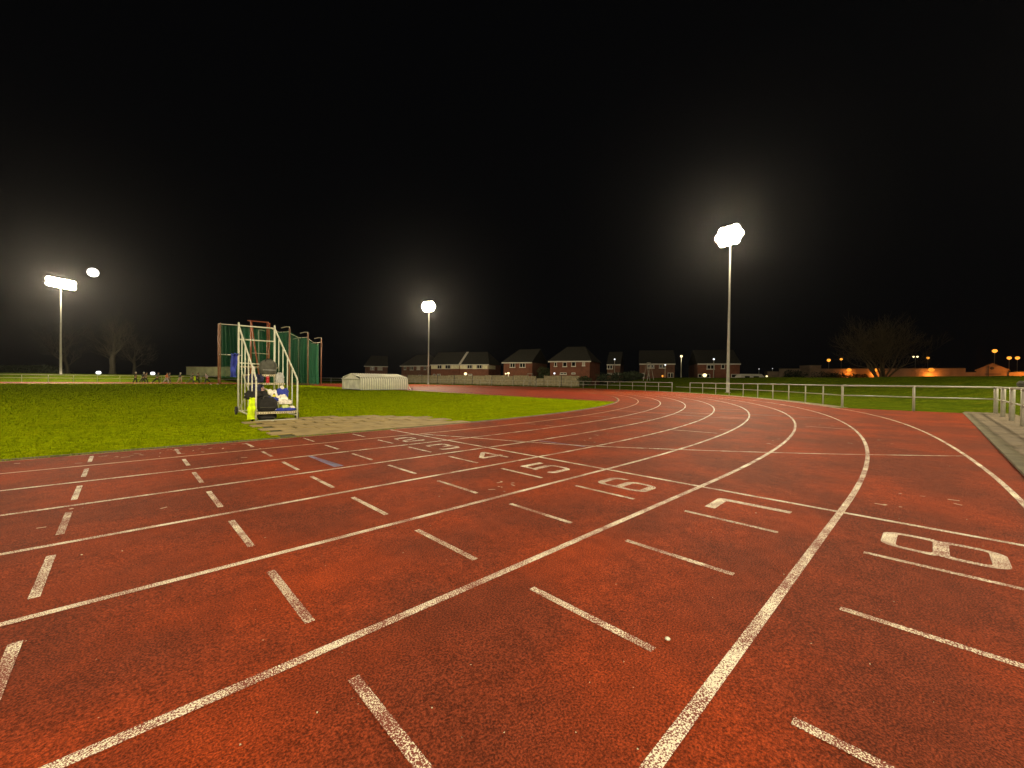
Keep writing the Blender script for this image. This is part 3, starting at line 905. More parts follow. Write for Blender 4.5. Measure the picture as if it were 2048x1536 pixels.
# ------------------------------------------------------------------ low buildings and lamps on the right
m_render_r = M_plain('rough_render', (.30, .23, .17), .9, .25, .8, bumps=.3)
m_sodium = M_emit('sodium_lamp', (1.0, .30, .025), 1.7)
m_sodium_y = M_emit('sodium_lamp_yellow', (1.0, .36, .04), 1.8)
m_warm = M_emit('warm_lamp', (1.0, .80, .38), 2.5)
m_coolw = M_emit('white_lamp', (.95, .97, 1.0), 2)
def wall_run(name, label, cat, u0, d0, u1, d1, v_top, thick=.3, m=None, coping=True):
    A, B = at(u0, hor(u0), d0), at(u1, hor(u1), d1)
    L = math.hypot(B.x - A.x, B.y - A.y)
    z0 = H(A.x, A.y) - .3
    h = at(u0, v_top, d0).z - z0
    t = thing(name, label, cat, (A.x, A.y, z0), math.atan2(B.y - A.y, B.x - A.x))
    MB().box(0, L, -thick, 0, 0, h).build('wall', m or m_render_r, t)
    if coping: MB().box(-.05, L + .05, -thick - .06, .06, h + .002, h + .09).build('coping', m_kerbstone, t)
    n = int(L / 4.2)
    if n > 1 and name == 'boundary_wall':
        for i in range(1, n):
            MB().box(i * L / n - .12, i * L / n + .12, .003, .16, 0, h - .02).build('pier', m_dark, t)
    return t
wall_run('outbuilding', 'low greenish flat outbuilding at the right of the white caravan', 'building', 1528, 92, 1557, 91, 743.8, 3)
wall_run('outbuilding', 'orange-washed flat outbuilding left of the small grey block', 'building', 1557.5, 90, 1598, 88, 738.6, 3)
wall_run('outbuilding', 'small square grey block above the scrub bushes', 'building', 1598.5, 86, 1620, 86, 732, 3)
wall_run('boundary_wall', 'long low wall lit orange by lamps behind the bare tree', 'wall', 1620.5, 90, 1929, 78, 738)
wall_run('boundary_wall', 'lower stretch of wall left of the gabled hall', 'wall', 1930, 78, 1952, 77, 745)
wall_run('boundary_wall', 'bright orange lit wall at the right edge of the picture', 'wall', 2017, 74, 2110, 70, 745)
# gabled hall
A, B = at(1952, hor(1952), 77), at(2016, hor(2016), 74)
L = math.hypot(B.x - A.x, B.y - A.y); z0 = H(A.x, A.y) - .2
ze, za = at(1952, 741, 77).z - z0, at(1984, 728, 75.5).z - z0
t = thing('gabled_hall', 'low gabled hall with dark sign boards lit orange at far right', 'building', (A.x, A.y, z0), math.atan2(B.y - A.y, B.x - A.x))
w = MB()
pf = [(0, 0), (L, 0), (L, ze), (L * .52, za), (0, ze)]
w.add([(x, -.0, z) for x, z in pf] + [(x, 9.0, z) for x, z in pf], [(0, 1, 2, 3, 4), (9, 8, 7, 6, 5), (0, 4, 9, 5), (1, 6, 7, 2)])
w.build('wall', m_render_r, t)
r = MB(); r.add([(-.2, -.2, ze - .06), (L * .52, -.2, za + .02), (L + .2, -.2, ze - .06), (-.2, 9.2, ze - .06), (L * .52, 9.2, za + .02), (L + .2, 9.2, ze - .06),
                 (-.2, -.2, ze + .08), (L * .52, -.2, za + .16), (L + .2, -.2, ze + .08), (-.2, 9.2, ze + .08), (L * .52, 9.2, za + .16), (L + .2, 9.2, ze + .08)],
                [(0, 1, 7, 6), (1, 2, 8, 7), (6, 7, 10, 9), (7, 8, 11, 10), (0, 3, 4, 1), (1, 4, 5, 2), (3, 9, 10, 4), (4, 10, 11, 5), (0, 6, 9, 3), (2, 5, 11, 8)])
r.build('roof', m_render_r, t)
MB().box(L * .28, L * .78, -.06, -.003, ze - .75, ze - .62).build('sign_board', m_dark, t)
MB().box(L * .50, L * .88, -.06, -.003, ze - 1.25, ze - 1.05).build('sign_board', m_dark, t)
em = MB().lathe([(.02, 0), (.28, .01), (.28, .05), (.02, .06)], 7, (0, 0, 0)).build('gable_emblem', m_dark, t)
em.location = (L * .5, -.01, ze + .4); em.rotation_euler = (PI / 2, 0, 0)
MB().box(L * .38, L * .40, -.12, -.01, 0, za - .2).build('downpipe', m_dark, t)
for a, b_ in ((.45, .5), (.53, .57), (.70, .78), (.80, .87)):
    MB().box(L * a, L * b_, -.12, -.004, ze - 1.75, ze - 1.55).build('lit_window', M_emit('lit_strip', (1, .8, .55), 3), t)

def street_lamp(label, u, v, d, m, size=.35, energy=0, col=(1, .27, .03), arm=.8, group='orange street lamps beyond the bank', name='street_lamp', cat='street lamp', z_base=None, heads=1, post=True):
    T = at(u, v, d)
    zb = z_base if z_base is not None else H(T.x, T.y)
    t = thing(name, label, cat, (T.x, T.y, zb), math.atan2(CY - T.y, CX - T.x), group)
    h = T.z - zb
    if post:
        MB().tube([(-arm, 0, -.3), (-arm, 0, h - .3), (-arm * .8, 0, h + .12), (0, 0, h + .18)], [.09, .06, .05, .04], 8).build('post', m_galv, t, True)
    for k in range(heads):
        y = (k - (heads - 1) / 2) * size * 3.2
        if heads > 1: MB().tube([(0, y, h + .18), (0, 0, h + .18)], .03, 6).build('arm', m_galv, t)
        MB().lathe([(size * .15, size * .98), (size * .45, size * .93), (size * .62, size * .80)], 14, (0, y, h)).build('lamp_hood', m_galv, t, True)
        MB().lathe([(size * .15, -size * .9), (size * .6, -size * .72), (size * .95, -size * .2), (size * .95, size * .3), (size * .6, size * .78)], 16, (0, y, h)).build('lamp_glass', m, t, True)
    if energy:
        ld = bpy.data.lights.new('lamp_light', 'POINT'); ld.energy = energy; ld.color = col; ld.shadow_soft_size = .3
        lo = bpy.data.objects.new('lamp_light', ld); COL.objects.link(lo); lo.parent = t; lo.location = (.1, 0, h - size * 2.2)
    return t
street_lamp('orange lamp low before the wall, left of the bare tree', 1698, 740, 86, m_sodium, .40, 130)
street_lamp('orange lamp low before the wall, under the stems of the bare tree', 1750, 740, 84, m_sodium, .40, 130)
street_lamp('brightest orange lamp low before the wall, right of the bare tree', 1862.5, 740, 79.6, m_sodium, .46, 260)
street_lamp('high orange lamp, left one of the pair left of the bare tree', 1657.6, 720.5, 160, m_sodium_y, .62)
street_lamp('high orange lamp, right one of the pair left of the bare tree', 1682.5, 718.5, 165, m_sodium_y, .5)
street_lamp('small double-headed yellow lamp at the right rim of the bare tree', 1831, 713.6, 170, m_warm, .36, heads=2)
street_lamp('high yellow-orange lamp just right of the double-headed lamp', 1855.8, 716, 145, m_sodium_y, .45)
street_lamp('highest orange lamp above the gabled hall', 1989.5, 702, 110, m_sodium_y, .52)
street_lamp('high orange lamp, left one of the pair at the right edge', 2018.5, 716, 120, m_sodium_y, .5)
street_lamp('high orange lamp, right one of the pair at the right edge', 2035, 716, 120, m_sodium_y, .5, 0)
# a lamp just out of frame lights the right-hand wall
street_lamp('orange lamp beyond the right edge lighting the wall', 2058, 738, 70.5, m_sodium, .36, 900)
street_lamp('warm white lamp on a tall post beside a brick house gable', 1362.8, 712.5, 74, m_warm, .22, 60, (1, .8, .5), .45, None)
street_lamp('cool white lamp on a post before the steep-gabled brick house', 1427.7, 718.5, 77, m_coolw, .17, 0, arm=-.06, group=None)
street_lamp('small white lamp against an upstairs window of a brick house', 1330.5, 729.8, 80, m_coolw, .15, 0, arm=.0, group=None)
street_lamp('small white lamp on a post above the very dark house', 1229.3, 718.6, 89, m_coolw, .16, 0, arm=-.02, group=None)
G = dict(group=None, name='garden_lamp', cat='lamp', arm=.0)
street_lamp('amber garden lamp at the foot of a brick house', 1325, 752, 80, m_sodium_y, .18, 20, **G)
street_lamp('large yellow garden lamp on the crest left of the tallest mast', 1409.5, 750.5, 72, m_warm, .34, 40, (1, .8, .35), **G)
street_lamp('small yellow lamp right of the white caravan', 1533.5, 752.5, 80, m_warm, .17, 0, **G)
street_lamp('warm garden lamp under the white bargeboard', 931, 747.6, 96, m_warm, .36, 30, (1, .85, .5), **G)
street_lamp('warm garden lamp, left one of two behind the board fence', 1011.5, 747.3, 86, m_warm, .17, 0, **G)
street_lamp('warm garden lamp, right one of two behind the board fence', 1016.8, 746.5, 86, m_warm, .24, 30, (1, .85, .5), **G)
street_lamp('white garden lamp left of the hipped house', 1108.8, 746.8, 78, m_coolw, .17, 0, **G)
street_lamp('white dome lamp near the ground between two bare trees', 197, 745.5, 110, m_coolw, .55, 0, **G)
street_lamp('white lamp behind the heads of the runners', 305.5, 747, 105, m_coolw, .5, 0, **G)
street_lamp('faint white lamp far off, right of the caravan', 1518, 738, 120, m_coolw, .10, 0, **G)
street_lamp('faint white lamp far off above the flat outbuildings', 1545, 737, 120, m_coolw, .08, 0, **G)

# caravan behind the bank
A = at(1481, 756, 75)
t = thing('caravan', 'white caravan showing just its roof above the grass bank', 'caravan', (A.x, A.y, .9), math.atan2(rt.y, rt.x))
prof = [(0, .4), (.1, 1.5), (.55, 1.95), (3.9, 1.95), (4.4, 1.5), (4.45, .4)]
b = MB(); b.add([(x, 0, z) for x, z in prof] + [(x, 2, z) for x, z in prof], [tuple(range(5, -1, -1)), tuple(range(6, 12))] + [(i, (i + 1) % 6, (i + 1) % 6 + 6, i + 6) for i in range(6)])
b.build('body', m_white, t)
MB().box(.8, 1.7, -.03, -.002, 1.1, 1.55).build('window', m_pane, t); MB().box(2.4, 3.4, -.03, -.002, 1.1, 1.55).build('window', m_pane, t)
for x in (1.9, 2.5): MB().tube([(x, -.05, .3), (x, .2, .3)], .3, 14).build('wheel', m_dark, t)

# playground frames
def a_frame(label, u, d, h, w, depth, seed):
    P = at(u, hor(u), d); z0 = H(P.x, P.y)
    t = thing('swing_frame', label, 'playground swing', (P.x, P.y, z0), math.atan2(rt.y, rt.x))
    for s in (-1, 1):
        MB().tube([(s * w * .18 - w * .32, 0, 0), (s * w * .18, depth * 0, h), (s * w * .18 + w * .32, 0, 0)], .045, 6).build('leg_frame', m_galv, t)
    MB().tube([(-w * .18, 0, h), (w * .18, 0, h)], .05, 6).build('top_bar', m_galv, t)
    MB().tube([(-w * .1, 0, h), (-w * .1, 0, .6)], .012, 4).build('chain', m_galv, t); MB().tube([(.1 * w, 0, h), (.1 * w, 0, .6)], .012, 4).build('chain', m_galv, t)
    MB().box(-w * .12, w * .12, -.1, .1, .5, .6).build('seat', m_dark, t)
a_frame('pinkish grey swing frame before the board fence', 1060, 78, 2.35, 2.7, 1.5, 1)
a_frame('pale swing frame on the crest before a dark brick house', 1297, 66, 2.9, 1.7, 1.5, 2)

# ------------------------------------------------------------------ aluminium landing-bed shelter
m_alu = M_plain('dull_aluminium', (.42, .43, .38), .55, .14, 2.5)
m_alu_l = M_plain('bright_rib', (.78, .79, .70), .45, .1, 3)
m_tarp = M_plain('grey_tarpaulin', (.62, .64, .56), .7, .22, 1.6, bumps=.5, bscale=6)
SX, SY, SL, SW = 12.4, 30.3, 5.1, 4.6
t = thing('landing_bed_shelter', 'low ribbed aluminium shelter with a pitched roof on the infield grass', 'shelter', (SX, SY, 0), 0)
prof = [(0, .06), (0, 1.12), (.12, 1.30), (SW / 2, 1.66), (SW - .12, 1.30), (SW, 1.12), (SW, .06)]
MB().add([(.02, y, z) for y, z in prof] + [(SL, y, z) for y, z in prof], [(i, i + 7, i + 8, i + 1) for i in range(6)] + [tuple(range(13, 6, -1))]).build('shell', m_alu, t)
NR = 21
for i in range(NR + 1):
    x = SL * i / NR
    o_ = .035
    q = [(x, -o_, .05), (x, -o_, 1.12), (x, .10, 1.33), (x, SW / 2, 1.70), (x, SW - .1, 1.33), (x, SW + o_, 1.12), (x, SW + o_, .05)]
    MB().tube(q, .042, 5).build('rib', m_alu_l, t, True)
b = MB(); nx, nz = 24, 10
for i in range(nx + 1):
    for j in range(nz + 1):
        y = .05 + (SW - .1) * i / nx
        zt = 1.15
        z = .10 + (zt - .10) * j / nz
        b.v.append((-.03 + .05 * noise.noise(Vector((y * 1.6, z * .8, 3))) + .03 * math.sin(y * 9) * (1 - j / nz), y, z))
for i in range(nx):
    for j in range(nz):
        a = i * (nz + 1) + j; b.f.append((a, a + 1, a + nz + 2, a + nz + 1))
b.build('end_curtain', m_tarp, t, True)
MB().add([(0, .03, 1.13), (0, SW / 2, 1.63), (0, SW - .03, 1.13), (-.06, .03, 1.13), (-.06, SW / 2, 1.63), (-.06, SW - .03, 1.13)], [(3, 4, 5), (2, 1, 0), (0, 1, 4, 3), (1, 2, 5, 4), (0, 3, 5, 2)]).build('gable_end', m_alu_l, t)
MB().tube([(-.1, .03, 1.14), (-.1, SW - .03, 1.14)], .05, 8).build('curtain_roll', m_alu, t)
MB().box(-.10, -.062, 1.0, 1.5, 1.33, 1.48).build('highlight_plate', m_white, t)  # small white highlight on the gable, built as a plate
MB().box(.0, SL, .03, SW - .03, .03, .055).build('base_frame', m_dark, t)
MB().tube([(SL + .02, .0, .9), (SL + .18, -.05, .35), (SL + .42, -.1, .02)], .025, 6).build('tie_strap', m_alu_l, t)
MB().tube([(SL + .55, -.1, 0), (SL + .55, -.1, .28)], .03, 6).build('peg', m_dark, t)

# ------------------------------------------------------------------ throwing cage
m_net, nt, p = new_mat('green_netting')
t_ = tex(nt, .9, 4, .6, stretch=(1, 1, .12)); r_ = ramp(nt, [(.3, (.006, .075, .034)), (.7, (.016, .17, .075))])
nt.links.new(t_.outputs[0], r_.inputs[0]); nt.links.new(r_.outputs[0], p.inputs['Base Color'])
p.inputs['Roughness'].default_value = .9
tb = nt.nodes.new('ShaderNodeBsdfTransparent'); ms = nt.nodes.new('ShaderNodeMixShader'); ms.inputs[0].default_value = .52
tl = nt.nodes.new('ShaderNodeBsdfTranslucent'); nt.links.new(r_.outputs[0], tl.inputs[0])
m2 = nt.nodes.new('ShaderNodeMixShader'); m2.inputs[0].default_value = .4
nt.links.new(p.outputs[0], m2.inputs[1]); nt.links.new(tl.outputs[0], m2.inputs[2])
nt.links.new(tb.outputs[0], ms.inputs[1]); nt.links.new(m2.outputs[0], ms.inputs[2])
nt.links.new(ms.outputs[0], nt.nodes['Material Output'].inputs[0])
m_opost = M_plain('orange_painted_steel', (.42, .10, .035), .5, .2, 2)
m_bpost = M_plain('faded_brown_steel', (.34, .17, .10), .6, .25, 2)
m_ppost = M_plain('pale_steel', (.55, .50, .42), .5, .1, 2)
cage_o = at(560, hor(560), 66); cage_o.z = 0
ct = thing('throwing_cage', 'tall hammer cage of orange posts hung with green netting', 'throwing cage', cage_o, 0)
def cpt(u, d, v=None):
    P = at(u, v if v is not None else hor(u), d)
    return Vector((P.x - cage_o.x, P.y - cage_o.y, (P.z if v is not None else 0)))
def top_h(u, v, d): return at(u, v, d).z
CP = {'gateL': (437, 67, 648), 'gateR': (538, 62, 646), 's1': (578.6, 58.5, 657.6), 's2': (615, 63.5, 668), 's3': (642, 70, 678.7), 'b1': (635.3, 79, 688), 'f2': (597, 82, 679.6), 'f1': (517, 78, 663)}
for k, (u, d, v) in CP.items():
    g = cpt(u, d); g.z = 0; h = top_h(u, v, d)
    m_ = {'gateL': m_bpost, 'gateR': m_opost}.get(k, m_bpost if k[0] == 's' else m_ppost)
    MB().tube([g, g + Vector((0, 0, h))], .11, 8).build('post', m_, ct, True)
    if k not in ('gateL', 'gateR'):
        # hook arm over the net
        s = -1 if k != 'f1' else 1
        a = Vector((rt.x, rt.y, 0)) * s
        MB().tube([g + Vector((0, 0, h)), g + Vector((0, 0, h + .25)), g + Vector((0, 0, h + .28)) + a * .5, g + Vector((0, 0, h + .1)) + a * 1.5 * .8], .07, 6).build('hook_arm', m_ppost, ct)
# second post of the left gate and A-shaped brace of the centre gate
g2 = cpt(440.5, 66); MB().tube([Vector((g2.x, g2.y, 0)), Vector((g2.x, g2.y, top_h(440.5, 646, 66)))], .08, 8).build('post', m_bpost, ct, True)
ga, gb = cpt(501.5, 63), cpt(536, 62)
ha = top_h(501, 641, 63)
MB().tube([Vector((ga.x, ga.y, 0)), Vector((ga.x, ga.y, ha))], .12, 8).build('gate_post', m_opost, ct, True)
gc = cpt(521, 61)
MB().tube([Vector((ga.x, ga.y, ha)), Vector((gc.x, gc.y, 0))], .10, 8).build('gate_brace', m_opost, ct, True)
gd = cpt(533.8, 62.2)
MB().tube([Vector((gd.x, gd.y, 0)), Vector((gd.x, gd.y, top_h(534, 645, 62)))], .07, 8).build('gate_post', m_opost, ct, True)
ge = cpt(495, 63.2); 
MB().tube([Vector((ge.x, ge.y, ha)), Vector((gb.x, gb.y, top_h(536, 645, 62)))], .08, 8).build('gate_bar', m_opost, ct)
MB().tube([Vector((ga.x, ga.y, top_h(501, 706, 63))), Vector((gb.x, gb.y, top_h(536, 708, 62)))], .06, 8).build('gate_bar', m_ppost, ct)
gl, gr = cpt(437, 67), cpt(484, 65)
MB().tube([Vector((gl.x, gl.y, top_h(437, 648, 67))), Vector((gr.x, gr.y, top_h(484, 651, 65)))], .07, 8).build('gate_bar', m_ppost, ct)
MB().tube([Vector((gl.x, gl.y, top_h(437, 709, 67))), Vector((gr.x, gr.y, top_h(484, 710.5, 65)))], .06, 8).build('gate_bar', m_ppost, ct)
def net(a, b, va, vb, zb=(0, 0), sag=.35, label=None, folds=.12):
    (ua, da), (ub, db) = a, b
    A, B = cpt(ua, da), cpt(ub, db)
    hA, hB = top_h(ua, va, da), top_h(ub, vb, db)
    n, m_ = 46, 12
    D = (B - A); D.z = 0; nrm = Vector((-D.y, D.x, 0)).normalized()
    vs, fs = [], []
    for i in range(n + 1):
        s = i / n
        h = hA + (hB - hA) * s - sag * 4 * s * (1 - s)
        z0 = zb[0] + (zb[1] - zb[0]) * s + .05
        off = folds * (math.sin(s * 38 + ua) + .6 * math.sin(s * 17.3 + ub))
        for j in range(m_ + 1):
            tt = j / m_
            P = A + D * s + nrm * (off * (1 - tt * .7) + .25 * math.sin(tt * PI) * math.sin(s * PI))
            vs.append((P.x, P.y, z0 + (h - z0) * tt))
    for i in range(n):
        for j in range(m_):
            k = i * (m_ + 1) + j; fs.append((k, k + 1, k + m_ + 2, k + m_ + 1))
    o = mesh('netting', vs, fs, m_net, ct, True)
    return o
net((441, 66.5), (484, 65), 650, 652, (.9, .9), .1)
net((484, 65), (538, 62), 653, 655, (0, 0), .3)
net((538, 62), (578.6, 58.5), 655, 660, (0, 0), .45)
net((578.6, 58.5), (615, 63.5), 661, 675, (0, 0), .4)
net((615, 63.5), (637, 69.5), 677, 686, (0, 0), .4)
net((637, 69.5), (634, 79), 686, 689, (0, 0), .3)
net((634, 79), (597, 82), 689, 681, (0, 0), .3)
net((597, 82), (517, 78), 681, 669, (0, 0), .6)
net((517, 78), (486, 76), 669, 657, (0, 0), .3)
# upper border ropes
for a, b in ((('gateR'), 's1'), ('s1', 's2'), ('s2', 's3')):
    (ua, da, va), (ub, db, vb) = CP[a], CP[b]
    A, B = cpt(ua, da), cpt(ub, db)
    MB().tube([Vector((A.x, A.y, top_h(ua, va + 9, da))), Vector(((A.x + B.x) / 2, (A.y + B.y) / 2, (top_h(ua, va + 9, da) + top_h(ub, vb + 6, db)) / 2 - .4)), Vector((B.x, B.y, top_h(ub, vb + 6, db)))], .035, 5).build('rope', m_ppost, ct)

# ------------------------------------------------------------------ judges' stand
m_pole = M_plain('white_painted_tube', (.60, .61, .52), .45, .1, 6)
m_tread = M_plain('worn_tread', (.60, .54, .38), .7, .25, 9, bumps=.3)
m_tread_d = M_plain('tread_hole', (.10, .09, .06), .8, .2)
m_tyre = M_plain('black_rubber', (.02, .02, .02), .8, .2)
X0, X1, Y0, Y1 = -2.0, -.97, 3.75, 6.62
NS, RISE, RUN = 6, .262, .47
STAND0 = set(o.name for o in bpy.data.objects)
st = thing('judges_stand', 'white tubular stepped stand on wheels, loaded with sports bags and clothes', 'stepped stand', (X0, Y0, 0), 0)
WX = X1 - X0; LY = Y1 - Y0
def S(x, y, z): return Vector((x, y, z))
HT, HF = 2.95, 1.13
def rail_z(y): return HF + (HT - HF) * y / LY
for s, x in ((0, 0.0), (1, WX)):
    f = .05 * s
    MB().tube([S(x, LY, .06), S(x, LY, HT + .02)], .029, 10).build('rear_post', m_pole, st, True)
    MB().tube([S(x, 0, 0.0), S(x, 0, HF - .01)], .023, 10).build('front_post', m_pole, st, True)
    MB().tube([S(x, 0, HF), S(x, .04, HF + .07), S(x, LY - .05, HT - .08), S(x, LY, HT + .05)], .023, 10).build('handrail', m_pole, st, True)
    MB().tube([S(x * .9 + .05, .12, RISE - .07), S(x * .9 + .05, LY - .15, RISE * 6 - .09)], .014, 6).build('stringer', m_pole, st)
    MB().tube([S(x, 0, .13), S(x, LY, .13)], .024, 8).build('base_rail', m_pole, st)
    MB().tube([S(x, LY - .02, .15), S(x, LY * .45, .30 + RISE * 1.6)], .022, 8).build('brace', m_pole, st)
    for i in range(1, 5):
        y = .56 * i + .02
        MB().tube([S(x, y, .14), S(x, y, rail_z(y) - .03)], .015, 8).build('baluster', m_pole, st, True)
    MB().tube([S(x - .035 if s == 0 else x + .035, LY, .13), S(x - .085 if s == 0 else x + .085, LY, .13)], .13, 18).build('wheel', m_tyre, st)
    MB().tube([S(x + .03 * (2 * s - 1), .25, .12), S(x + .075 * (2 * s - 1), .25, .12)], .12, 18).build('wheel', m_tyre, st)
for z in (HT - .05, HT - .50): MB().tube([S(0, LY, z), S(WX, LY, z)], .022, 8).build('back_rail', m_pole, st)
MB().tube([S(0, LY - .05, 1.90 - .22), S(WX * .55, LY - .05, 1.66)], .02, 8).build('back_rail', m_pole, st)
MB().tube([S(0, LY - .15, .13), S(WX, LY - .15, .13)], .022, 8).build('base_rail', m_pole, st)
for i in range(NS):
    z = RISE * (i + 1); y = RUN * i
    bow = .05 if i == 0 else .012
    b = MB(); n = 14
    for k in range(n + 1):
        x = .012 + (WX - .024) * k / n
        yb = y - bow * 4 * (k / n) * (1 - k / n)
        b.v += [(x, yb, z - .055), (x, yb, z), (x, y + .30, z), (x, y + .30, z - .03)]
    for k in range(n):
        a = 4 * k; b.f += [(a, a + 4, a + 5, a + 1), (a + 1, a + 5, a + 6, a + 2), (a + 2, a + 6, a + 7, a + 3), (a + 3, a + 7, a + 4, a)]
    b.f += [(0, 1, 2, 3), (4 * n + 3, 4 * n + 2, 4 * n + 1, 4 * n)]
    tr = b.build('tread', m_tread, st)
    h = MB()
    for k in range(17):
        x = .05 + (WX - .1) * k / 16; tt = (x - .012) / (WX - .024); yb = y - bow * 4 * tt * (1 - tt)
        h.box(x - .012, x + .012, yb - .004, yb - .0005, z - .042, z - .014)
    h.build('grip_holes', m_tread_d, tr)
MB().box(.0, WX, .01, .03, .0, .035, None).build('foot_bar', m_pole, st)

# clothes and bags lying on the stand: each is a thing of its own
def lump(name, label, cat, c, s, m, seed, amp=.22, freq=3.0, flat=.0, rot=0, extra=None, parts=None):
    bm = bmesh.new(); bmesh.ops.create_icosphere(bm, subdivisions=4, radius=1)
    for v in bm.verts:
        p = v.co.copy()
        k = 1 + amp * noise.noise(p * freq + Vector((seed * 7.1, 0, 0))) + amp * .5 * noise.noise(p * freq * 2.7 + Vector((0, seed * 3.3, 0)))
        q = Vector((math.copysign(abs(p.x) ** .75, p.x), math.copysign(abs(p.y) ** .75, p.y), math.copysign(abs(p.z) ** .8, p.z))) * k
        if q.z < -.8: q.z = -.8 + (q.z + .8) * .15
        v.co = Vector((q.x * s[0] / 2, q.y * s[1] / 2, (q.z + .83) * s[2] / 1.75))
    me = bpy.data.meshes.new(name); bm.to_mesh(me); bm.free()
    if parts:
        t = thing(name, label, cat, c, rot)
        link_obj('body', me, m, t, True)
        return t
    o = link_obj(name, me, m, None, True); o.location = c; o.rotation_euler = (0, 0, rot)
    return tag(o, label, cat)
def drape(name, label, cat, path, x0, x1, m, seed, amp=.02, th=.012, taper=None, n=22, wob=.03):
    """cloth hanging over a (y, z) path, between x0 and x1"""
    P = catmull(path, 7)
    vs, fs = [], []; rows = len(P)
    for side in (0, 1):
        for i, (y, z) in enumerate(P):
            a = Vector(P[max(0, i - 1)]); b = Vector(P[min(rows - 1, i + 1)])
            d = (b - a).normalized(); nn = Vector((-d.y, d.x))
            tp = taper(i / (rows - 1)) if taper else (0, 1)
            for k in range(n + 1):
                s = tp[0] + (tp[1] - tp[0]) * k / n
                x = x0 + (x1 - x0) * s + wob * noise.noise(Vector((i * .3, seed, k * .1)))
                o = amp * (noise.noise(Vector((x * 14, (y + z) * 4, seed))) + .6 * math.sin(x * 60 + seed + z * 5) * .5) + (th if side else 0)
                vs.append((x, y + nn.x * o, z + nn.y * o))
    N = rows * (n + 1)
    for i in range(rows - 1):
        for k in range(n):
            a = i * (n + 1) + k
            fs.append((a, a + 1, a + n + 2, a + n + 1)); fs.append((N + a, N + a + n + 1, N + a + n + 2, N + a + 1))
    for i in range(rows - 1):
        for k in (0, n):
            a = i * (n + 1) + k; fs.append((a, a + n + 1, N + a + n + 1, N + a))
    for k in range(n):
        for i in (0, rows - 1):
            a = i * (n + 1) + k; fs.append((a, N + a, N + a + 1, a + 1))
    return tag(mesh(name, vs, fs, m, None, True), label, cat)
cl = lambda n, c, r=.85: M_plain(n, c, r, .25, 8, bumps=.3, bscale=40)
m_black, m_grey, m_navy, m_blue = cl('black_nylon', (.012, .012, .013)), cl('grey_nylon', (.075, .078, .066)), cl('navy_cloth', (.018, .022, .07)), cl('blue_cloth', (.03, .05, .38))
m_wht, m_hiv, m_ltgrey = cl('white_towel', (.92, .90, .80)), cl('hi_vis_yellow', (.62, .85, .0)), cl('pale_grey_cloth', (.42, .44, .44))
zs = lambda i: RISE * i + .001
ys = lambda i: Y0 + RUN * (i - 1)
def bag(label, c, s, m, seed, rot=0, name='sports_bag'):
    t = lump(name, label, 'bag', c, s, m, seed, .12, 2.2, parts=True, rot=rot)
    w, d_, h = s
    MB().tube([(-w * .22, -d_ * .3, h * .82), (-w * .16, -d_ * .32, h * 1.08), (w * .14, -d_ * .32, h * 1.10), (w * .22, -d_ * .3, h * .82)], .012, 6).build('handle', m_black if m is not m_black else m_grey, t)
    MB().box(-w * .36, w * .36, -d_ * .56, -d_ * .50, h * .30, h * .33).build('zip', m_grey if m is m_black else m_ltgrey, t)
    return t
bag('large black holdall on the lowest step of the stand', (X0 + .28, ys(1) + .14, zs(1)), (.50, .30, .40), m_black, 1)
bag('low black bag lying on the slabs under the lowest step', (X0 + .30, Y0 + .22, .024), (.46, .34, .23), m_black, 2)
lump('folded_jacket', 'dark blue jacket folded flat on the lowest step', 'jacket', (X0 + .76, ys(1) + .08, zs(1)), (.50, .26, .10), m_blue, 3, .3, 3.5)
lump('cap', 'yellow-green and white cap on the blue jacket', 'cap', (X0 + .72, ys(1) + .03, zs(1) + .085), (.17, .14, .09), M_plain('pale_lime', (.62, .75, .28), .8, .3, 12), 4, .2, 3)
lump('shoe', 'white trainer on the right end of the lowest step', 'shoe', (X0 + .90, ys(1) + .05, zs(1) + .07), (.14, .10, .07), m_wht, 5, .3, 3)
drape('towel', 'crumpled white towel hanging from the third step to the second', 'towel', [(ys(3) + .15, zs(3) + .06), (ys(3) + .02, zs(3) + .05), (ys(3) - .08, zs(3) - .05), (ys(3) - .12, zs(2) + .15), (ys(3) - .14, zs(2) + .03), (ys(2) - .04, zs(2) + .03), (ys(2) - .07, zs(2) - .08)], X0 + .40, X0 + .98, m_wht, 6, .05, .02, taper=lambda t: (.0 + .42 * t, .66 + .34 * min(1, t * 1.6)))
lump('blue_jumper', 'bright blue jumper bunched behind the white towel', 'jumper', (X0 + .84, ys(3) + .02, zs(2) + .06), (.34, .26, .30), m_blue, 7, .3)
lump('black_coat', 'black coat spread on the left of the second step', 'coat', (X0 + .12, ys(2) + .18, zs(2) + .06), (.58, .34, .24), m_black, 8, .3, 2.5)
lump('folded_cloth', 'blue cloth heaped on top of the black holdall', 'cloth', (X0 + .44, ys(2) - .02, zs(2)), (.36, .2, .13), m_blue, 9, .3)
def bottle(label, c, r, h, mc, mcap, group='drink bottles on the stand'):
    t = thing('drink_bottle', label, 'bottle', c, 0, group)
    MB().lathe([(r * .92, 0), (r, .01), (r, h * .42), (r * .88, h * .5), (r, h * .58), (r * .96, h * .74), (r * .5, h * .84)], 16).build('body', mc, t, True)
    MB().lathe([(r * .55, h * .842), (r * .55, h * .92), (r * .25, h * .94), (r * .22, h)], 12).build('lid', mcap, t, True)
    return t
m_red, m_pink, m_yel = M_plain('red_plastic', (.50, .02, .03), .35, .1), M_plain('pink_plastic', (.62, .36, .32), .4, .1), M_plain('yellow_plastic', (.80, .75, .02), .4, .1)
m_wplastic = M_plain('white_plastic', (.75, .74, .68), .4, .08)
